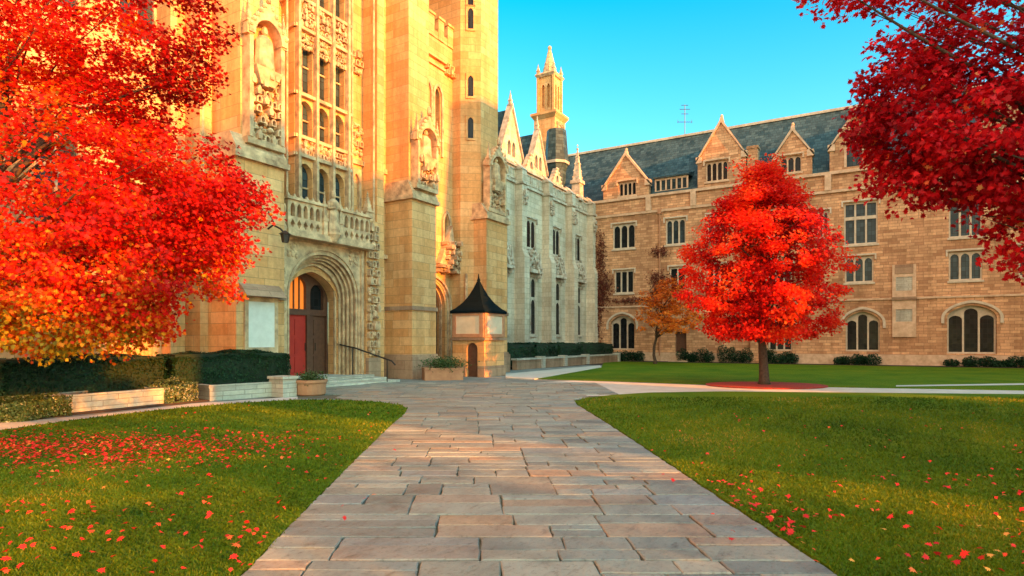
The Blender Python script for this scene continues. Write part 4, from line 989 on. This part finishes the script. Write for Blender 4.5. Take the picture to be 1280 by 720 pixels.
# ---- unseen trees added beyond the frame to dapple the left lawn
for i, (X, Y, lab) in enumerate(((7.0, -5.2, 'tree'), (11.5, -3.5, 'tree'))):
    rg = np.random.default_rng(90 + i); q = CW(X, Y)
    E = envelope(150, rg, lambda a, z: np.interp(z, [0, .3, .7, 1], [1.6, 2.6, 2.1, .5])); E[:, 2] = (3.9, 2.2)[i] + E[:, 2] * 6.0; E[:, 0] += q[0]; E[:, 1] += q[1]
    tree('maple_tree', ('unseen red maple added to dapple the left lawn, nearest the path', 'unseen red maple added to dapple the left lawn, farther from the path')[i], q, 2.2, .2, E, 14000, .09, F_CRIM, lambda P, rg, ci: .5 + rg.normal(size=len(P)) * .2, 'star', 95 + i, .62)

# =================================================================== OPPOSITE RANGES (outside the frame, they shade the quad)
def range_block(name, label, x0, x1, y0, y1, zw, zr, mat):
    t = thing(name, label, 'building', ((x0 + x1) / 2, y0, 0))
    m = MB(); m.box(x0, x1, y0, y1, 0, zw); m.build('wall', mat, t)
    m = MB(); m.plate(TB(x0), [(y0 - .4, zw), (y1 + .4, zw), ((y0 + y1) / 2, zr)], (), 0, x1 - x0); m.build('roof', SLATE, t)
    for k in range(int((x1 - x0) / 4)):
        for zz in (1.5, 5.5, 9.5):
            c = x0 + 2 + k * 4; f = MB(); f.plate(lambda s_, z, d: (s_, y1 + .03 - d, z), rect(c - .9, c + .9, zz, zz + 2.2), [rect(c - .75, c - .05, zz + .15, zz + 2.05), rect(c + .05, c + .75, zz + .15, zz + 2.05)], 0, .03)
            fo = f.build('window', BTRIM, t); g = MB(); g.box(c - .8, c + .8, y1 + .002, y1 + .012, zz + .1, zz + 2.1); g.build('pane', GLASS, fo)
range_block('college_range', 'stone range across the quad behind the camera', 3.5, 15.2, -38, -30, 15.5, 20.5, BROWN)
range_block('college_range', 'taller stone range across the quad behind the right lawn', 17.5, 60, -38, -30, 19, 25.8, BROWN)

# =================================================================== HEDGES, PLANTERS
def hedge(name, label, pts4, z0, z1, n, mat=F_HEDGE, group=None, size=.035, seed=1, core=True, rnd_top=.12, cat='hedge', tf=None):
    """pts4: four ground corners; leaves over the surfaces of a rounded block"""
    rg = np.random.default_rng(seed); q = np.array(pts4); c = q.mean(0)
    t = thing(name, label, cat, (c[0], c[1], 0), group)
    u, v, h = rg.random(n), rg.random(n), rg.random(n); k = rg.integers(0, 6, n)
    jit = rg.random(n) ** 1.5 * .10
    u = np.where(k == 0, jit * .4, np.where(k == 1, 1 - jit * .4, u)); v = np.where((k == 2), jit * .6, np.where(k == 3, 1 - jit * .6, v)); h = np.where(k >= 4, 1 - jit * .8, h)
    P2 = ((1 - u) * (1 - v))[:, None] * q[0] + (u * (1 - v))[:, None] * q[1] + (u * v)[:, None] * q[2] + ((1 - u) * v)[:, None] * q[3]
    e = np.minimum(np.minimum(u, 1 - u) * 4, np.minimum(v, 1 - v) * 2); z = z0 + h * (z1 - z0)
    P = np.column_stack([P2, z]); bmp = vnoise(P, 5, seed + 5) - .5 + .6 * (vnoise(P, 14, seed + 6) - .5)
    z = z - np.where(h > .85, np.clip(.5 - e, 0, .5) * rnd_top * 2, 0) + bmp * .10
    P = np.column_stack([P2 + (P2 - c) * (bmp * .05)[:, None], z])
    out = np.column_stack([(P2 - c), np.where(h > .85, 2, 0)]); out /= np.linalg.norm(out, axis=1)[:, None]
    tn = (.5 + .5 * (vnoise(P, 4, seed) - .5) + rg.normal(size=n) * .2) if tf is None else tf(P, rg)
    leaves('foliage', P, size, tn, mat, t, 'oval', seed, .1, out * 1.6)
    if core:
        m = MB(); qq = [tuple(c + (p - c) * .95) for p in q]; m.poly(qq, z0 * 0 + max(.06, z0 - .1), z1 - .07); m.build('stems', HCORE, t)
    return t
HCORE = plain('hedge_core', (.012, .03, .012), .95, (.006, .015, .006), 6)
def quadfrom(pa, pb, depth):
    """front edge through two ground points, extends away from the camera by depth"""
    a, b = Vector(pa), Vector(pb); d = (b - a).normalized(); n = Vector((-d.y, d.x))
    if n.dot(Vector((CA, SA))) < 0: n = -n
    return [tuple(a), tuple(b), tuple(b + n * depth), tuple(a + n * depth)]
def planter(label, pa, pb, depth, h, mat=PALE, group=None, wall=.12):
    q = [Vector(p) for p in quadfrom(pa, pb, depth)]; c = sum(q, Vector((0, 0))) / 4
    t = thing('stone_planter', label, 'planter', (c.x, c.y, 0), group)
    m = MB(); L = (q[1] - q[0]).length; sx = 1 - 2 * wall / L; sy = 1 - 2 * wall / depth
    inn = [c + (q[1] - q[0]) / 2 * sx * a + (q[3] - q[0]) / 2 * sy * b for a, b in ((-1, -1), (1, -1), (1, 1), (-1, 1))]
    vs = [(p.x, p.y, z) for z in (0, h) for p in q] + [(p.x, p.y, z) for z in (h, h - .12) for p in inn]
    fs = [(0, 1, 5, 4), (1, 2, 6, 5), (2, 3, 7, 6), (3, 0, 4, 7)] + [(4 + k, 4 + (k + 1) % 4, 8 + (k + 1) % 4, 8 + k) for k in range(4)] + [(8 + k, 8 + (k + 1) % 4, 12 + (k + 1) % 4, 12 + k) for k in range(4)]
    m.add(vs, fs); m.build('basin', mat, t)
    m = MB(); o = [c + (p - c) * 1.02 for p in q]
    m.add([(p.x, p.y, z) for z in (h - .07, h + .015) for p in o] + [(p.x, p.y, h + .015) for p in inn] + [(p.x, p.y, h - .07) for p in inn], [(0, 1, 5, 4), (1, 2, 6, 5), (2, 3, 7, 6), (3, 0, 4, 7)] + [(4 + k, 4 + (k + 1) % 4, 8 + (k + 1) % 4, 8 + k) for k in range(4)] + [(8 + k, 8 + (k + 1) % 4, 12 + (k + 1) % 4, 12 + k) for k in range(4)])
    m.build('rim', mat, t)
    m = MB(); m.add([(p.x, p.y, h - .1) for p in inn], [(0, 1, 2, 3)]); m.build('soil', SOIL, t, recalc=False)
    return t, q
def unproj(px, Y): return CW((px - HX) / F * Y, Y)
# left pair
planter('longer pale stone planter box under the left hedge', G(86, 519), G(211, 506), 1.0, .42)
planter('pale stone planter box under the hedge nearest the portal', G(262, 502), G(356, 495), 1.0, .42)
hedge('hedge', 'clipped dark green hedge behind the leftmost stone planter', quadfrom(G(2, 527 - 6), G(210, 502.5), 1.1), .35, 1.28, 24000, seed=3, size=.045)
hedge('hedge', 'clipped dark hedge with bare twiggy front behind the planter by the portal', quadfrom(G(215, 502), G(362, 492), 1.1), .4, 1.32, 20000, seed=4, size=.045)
m = MB(); b0 = unproj(361, 17.6); m.box(b0[0] - .28, b0[0] + .2, b0[1] - .1, b0[1] + .5, 0, .52); m.box(b0[0] - .32, b0[0] + .24, b0[1] - .14, b0[1] + .54, .52, .6)
tag(m.build('stone_block', PALE), 'square white stone block at the end of the planter by the portal', 'block')
# shrubs between planters
hedge('shrub', 'bushy shrub with pale tips between the two left planters', quadfrom(G(210, 507), G(248, 503), .8), .0, .62, 3500, F_SHRUB, size=.04, seed=6, core=False, cat='shrub', rnd_top=.3)
for i, (p0, y0, p1, y1, hh, lab) in enumerate(((-30, 530, 30, 528, .5, 'low flowering ground shrub at the left edge of the photo'), (28, 528, 62, 524, .42, 'low leafy shrub in the bed, second from the left edge'), (58, 524, 90, 520, .48, 'low leafy shrub touching the end of the longer planter'))):
    hedge('shrub', lab, quadfrom(G(p0, y0), G(p1, y1), .9), .0, hh, 4200, F_SHRUB, size=.035, seed=60 + i, core=False, cat='shrub', rnd_top=.35, tf=lambda P, rg: .35 + rg.normal(size=len(P)) * .2 + (rg.random(len(P)) < .05) * .5)
# round tub before the portal
tx, ty = unproj(388, 18.1)
tub = thing('round_planter', 'round terracotta and white planter bowl in front of the portal', 'planter', (tx, ty, 0))
m = MB(); m.lathe(tx, ty, [(.38, 0), (.44, .05), (.46, .35), (.5, .40), (.5, .47), (.42, .47), (.40, .38), (.0, .38)], 20); m.build('bowl', TERRA, tub, smooth=False)
rg = np.random.default_rng(77); d = rg.normal(size=(900, 3)) * np.array([.19, .19, .09]); P = d + np.array([tx, ty, .52])
o = leaves('plant', P, .05, rg.random(900) * .7, F_SHRUB, None, 'oval', 78); tag(o, 'small leafy plant growing in the round planter bowl', 'plant')
# planter by buttress 2
planter('square terracotta planter box at the foot of the second buttress', unproj(531, 24.8), unproj(579, 25.2), 1.1, .5, TERRA)
rg = np.random.default_rng(79); q = unproj(556, 25.6); P = rg.normal(size=(1800, 3)) * np.array([.42, .42, .13]) + np.array([q[0], q[1], .66])
o = leaves('plant', P, .06, rg.random(1800) * .6, F_SHRUB, None, 'oval', 80); tag(o, 'leafy green plants filling the terracotta planter box', 'plant')
# right hedge modules with low stone walls
mods = [(633, 672, 17.6), (668, 700, 17.6), (697, 728, 17.6), (726, 756, 17.6)]
names_ = ('nearest the stone kiosk', 'second from the stone kiosk', 'third from the stone kiosk', 'farthest from the kiosk, in the corner')
for i, (p0, p1, wv) in enumerate(mods):
    x0, x1 = xa(p0, wv), xa(p1, wv) if p1 < 745 else 45.6
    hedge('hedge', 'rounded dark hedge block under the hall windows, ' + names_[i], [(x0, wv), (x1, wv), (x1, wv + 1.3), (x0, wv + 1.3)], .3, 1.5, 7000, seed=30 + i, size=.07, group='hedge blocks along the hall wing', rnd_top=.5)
    tb = thing('low_wall', 'low brown stone wall in front of the hedge ' + names_[i], 'wall', ((x0 + x1) / 2, wv - .4, 0), 'low stone walls before the hedges')
    m = MB(); m.box(x0 + .3, x1 - .5, wv - .5, wv - .2, 0, .55); m.build('wall', PLINTH, tb)
    m = MB(); m.box(x0 + .25, x1 - .45, wv - .55, wv - .15, .55, .65); m.box(x1 - .5, x1 - .1, wv - .6, wv - .1, 0.02, .72); m.build('coping', PALE, tb)
# shrubs along building B
rgs = random.Random(4)
bed = [('dark low shrub beneath the arched window nearest the hall corner', 18.2, 15.6, .9), ('dark low bush beside the far doorway', 12.6, 10.2, 1.1), ('dense dark shrub behind the scarlet maple trunk, left side', 9.6, 7.4, 1.2), ('dense dark shrub behind the scarlet maple trunk, right side', 6.9, 4.4, 1.0), ('low bush beneath the arched window right of the scarlet maple', 2.2, -.4, .8), ('long low bush beneath the rightmost arched window', -4.2, -8.2, .7)]
for i, (lab, a, b, hh) in enumerate(bed):
    rg = np.random.default_rng(100 + i); L = a - b; nb = max(3, int(L / .45)); P = []
    for k in range(nb):
        yc = b + L * (k + .5) / nb + rg.normal() * .1; h_ = hh * rg.uniform(.65, 1.15); d = rg.normal(size=(520, 3)); d /= np.linalg.norm(d, axis=1)[:, None]; d *= (rg.random(520) ** .35)[:, None]
        P.append(np.column_stack([46.35 + d[:, 0] * .45 + rg.normal() * .08, yc + d[:, 1] * rg.uniform(.35, .55), h_ * .5 + d[:, 2] * h_ * .55]))
    P = np.vstack(P); P = P[P[:, 2] > .06]
    t = thing('shrub', lab, 'shrub', (46.35, (a + b) / 2, 0), 'shrubs along the brown building')
    leaves('foliage', P, .085, .45 + rg.normal(size=len(P)) * .25, F_HEDGE, t, 'oval', 200 + i, .2)
    m = MB()
    for k in range(1): m.tube([(46.35, b + L * (k + .5) / 6, .05), (46.35 + rg.normal() * .1, b + L * (k + .5) / 6 + rg.normal() * .12, hh * .7)], .02, 5)
    m.build('stems', BARK, t)
# ivy near the corner of B
def ivy(label, spots, seed):
    rg = np.random.default_rng(seed); P = []
    for y, z, ry, rz, n in spots:
        d = rg.normal(size=(n, 2)) * .5; P.append(np.column_stack([BU - rg.random(n) * .18 - .02, y + d[:, 0] * ry, z + d[:, 1] * rz]))
    P = np.vstack(P); o = leaves('ivy', P, .09, .5 + rg.normal(size=len(P)) * .25, F_IVY, None, 'star', seed, 0, np.tile([-2.0, 0, 0], (len(P), 1))); tag(o, label, 'ivy')
ivy('dark red creeper climbing the brown wall in the corner beside the hall', [(19.6, 4, .5, 3, 900), (19.2, 8.5, .5, 2, 600), (18.9, 6.2, .8, 1, 500), (19.3, 5.0, .9, 1.0, 500)], 5)
ivy('reddish creeper patches between the wall windows left of the drainpipe', [(14.3, 8.6, .7, .4, 220), (14.4, 6.6, .8, .5, 250), (16.5, 4.9, 1.6, .25, 300), (14.6, 5.4, .4, 1.0, 300)], 6)

# =================================================================== GRASS AND FALLEN LEAVES
def inpoly(P, poly):
    x, y = P[:, 0], P[:, 1]; r = np.zeros(len(P), bool); n = len(poly)
    for i in range(n):
        x0, y0 = poly[i]; x1, y1 = poly[(i + 1) % n]
        c = ((y0 > y) != (y1 > y)); 
        with np.errstate(divide='ignore', invalid='ignore'): xi = (x1 - x0) * (y - y0) / (y1 - y0) + x0
        r ^= c & (x < xi)
    return r
def scatter(n, rg, y0, y1, poly, power=1.6):
    """more points near the camera; within the view"""
    Y = (y0 ** (1 - power) + rg.random(n) * (y1 ** (1 - power) - y0 ** (1 - power))) ** (1 / (1 - power)); X = rg.uniform(-.92, .92, n) * Y
    P = np.column_stack([CA * Y + SA * X, SA * Y - CA * X]); k = inpoly(P, poly); return P[k], Y[k]
def blades(label, poly, n, seed, y1=17):
    rg = np.random.default_rng(seed); P, Y = scatter(n, rg, 3.6, y1, poly, 1.3); n = len(P)
    P = P + rg.normal(size=P.shape) * .018
    h = (.022 + .0018 * Y) * rg.uniform(.5, 1.25, n); wd = (.0035 + .0011 * Y) * rg.uniform(.7, 1.3, n); a = rg.uniform(0, 2 * math.pi, n); l = rg.normal(size=(n, 2)) * (.45 * h)[:, None]
    V = np.empty((n, 3, 3)); V[:, 0] = np.column_stack([P[:, 0] - np.cos(a) * wd, P[:, 1] - np.sin(a) * wd, np.full(n, .03)]); V[:, 1] = np.column_stack([P[:, 0] + np.cos(a) * wd, P[:, 1] + np.sin(a) * wd, np.full(n, .03)])
    V[:, 2] = np.column_stack([P + l, .03 + h]); me = bpy.data.meshes.new('grass'); me.vertices.add(3 * n); me.loops.add(3 * n); me.polygons.add(n)
    me.vertices.foreach_set('co', V.astype(np.float32).ravel()); me.loops.foreach_set('vertex_index', np.arange(3 * n, dtype=np.int32)); me.polygons.foreach_set('loop_start', np.arange(0, 3 * n, 3, dtype=np.int32))
    P3 = np.column_stack([P, np.zeros(n)]); tn = .42 + .5 * (vnoise(P3, 1.1, 3) - .5) + .3 * (vnoise(P3, 5, 4) - .5) + rg.normal(size=n) * .16
    at = me.attributes.new('tint', 'FLOAT', 'FACE'); at.data.foreach_set('value', np.clip(tn, 0, 1).astype(np.float32)); me.update(calc_edges=True); me.materials.append(F_GRASS)
    o = bpy.data.objects.new('grass', me); C.objects.link(o); tag(o, label, 'grass', kind='stuff')
blades('short green grass of the left lawn', LL, 170000, 1)
blades('short green grass of the right lawn', RL, 200000, 2)
F_FALL = foliage('fallen_leaves', [(0, (.45, .01, .015)), (.6, (.85, .035, .03)), (.85, (.85, .18, .04)), (1, (.80, .45, .08))], .2)
def fallen(poly, n, seed, y0, y1, dens, lab_near, lab_far, keep, name, power=1.2):
    rg = np.random.default_rng(seed); P, Y = scatter(n, rg, y0, y1, poly, power)
    X = P[:, 0] * SA - P[:, 1] * CA; k = rg.random(len(P)) < dens(X, Y, P, rg); P, Y = P[k], Y[k]
    o_ = np.argsort(Y); P, Y = P[o_], Y[o_]; near = P[:keep]; rest = P[keep:]
    mes = []
    for i in range(8):
        o = leaves('fallen_leaf', np.zeros((1, 3)), .040, np.array([rg.uniform(.1, .95)]), F_FALL, None, 'maple', seed * 10 + i, 2.2); mes.append(o.data); bpy.data.objects.remove(o)
    for i, p in enumerate(near):
        o = bpy.data.objects.new('fallen_leaf', mes[i % 8]); C.objects.link(o); o.location = (p[0], p[1], .085 if name == 'l' else .085); o.rotation_euler = (rg.normal() * .25, rg.normal() * .25, rg.uniform(0, 6.3)); q = rg.uniform(.7, 1.15); o.scale = (q, q, q)
        tag(o, lab_near, 'leaf', lab_far)
    if len(rest):
        P3 = np.column_stack([rest, np.full(len(rest), .075)]); o = leaves('fallen_leaves', P3, .038, np.clip(rg.normal(.45, .22, len(rest)), 0, 1), F_FALL, None, 'star', seed + 9, 2.0); tag(o, lab_far, 'leaves', kind='stuff')
EDGE = [CW(-2.6, 3.6), CW(-1.2, 3.6), CW(-1.6, 13), CW(-2.9, 13)]; EDGE2 = [CW(1.7, 3.6), CW(2.9, 3.6), CW(2.3, 12), CW(1.5, 12)]
def dl(X, Y, P, rg):
    band = np.exp(-((Y - 8.9) / 1.35) ** 2) * np.clip((-X - 2.2) / 3.0, 0, 1)
    return np.clip(.9 * band ** 1.5 + .010 + .014 * (Y < 6), 0, 1)
def dr(X, Y, P, rg):
    return np.clip(.05 + .75 * np.clip((7.5 - Y) / 3, 0, 1) * (vnoise(np.column_stack([P, P[:, 0] * 0]), 3.0, 6)) ** 2, 0, 1)
fallen(LL, 60000, 7, 4.0, 15, dl, 'small red fallen leaf lying on the left lawn', 'fallen leaves scattered over the left lawn', 110, 'l')
fallen(RL, 9000, 8, 4.0, 14, dr, 'small red fallen leaf lying on the right lawn', 'fallen leaves scattered over the right lawn', 110, 'r')

fallen(EDGE, 1500, 17, 4.0, 13, lambda X, Y, P, rg: .16, 'small red fallen leaf at the left edge of the stone path', 'fallen leaves along the left path edge', 60, 'l')
fallen(EDGE2, 1500, 18, 4.0, 12, lambda X, Y, P, rg: .12, 'small red fallen leaf at the right edge of the stone path', 'fallen leaves along the right path edge', 60, 'r')
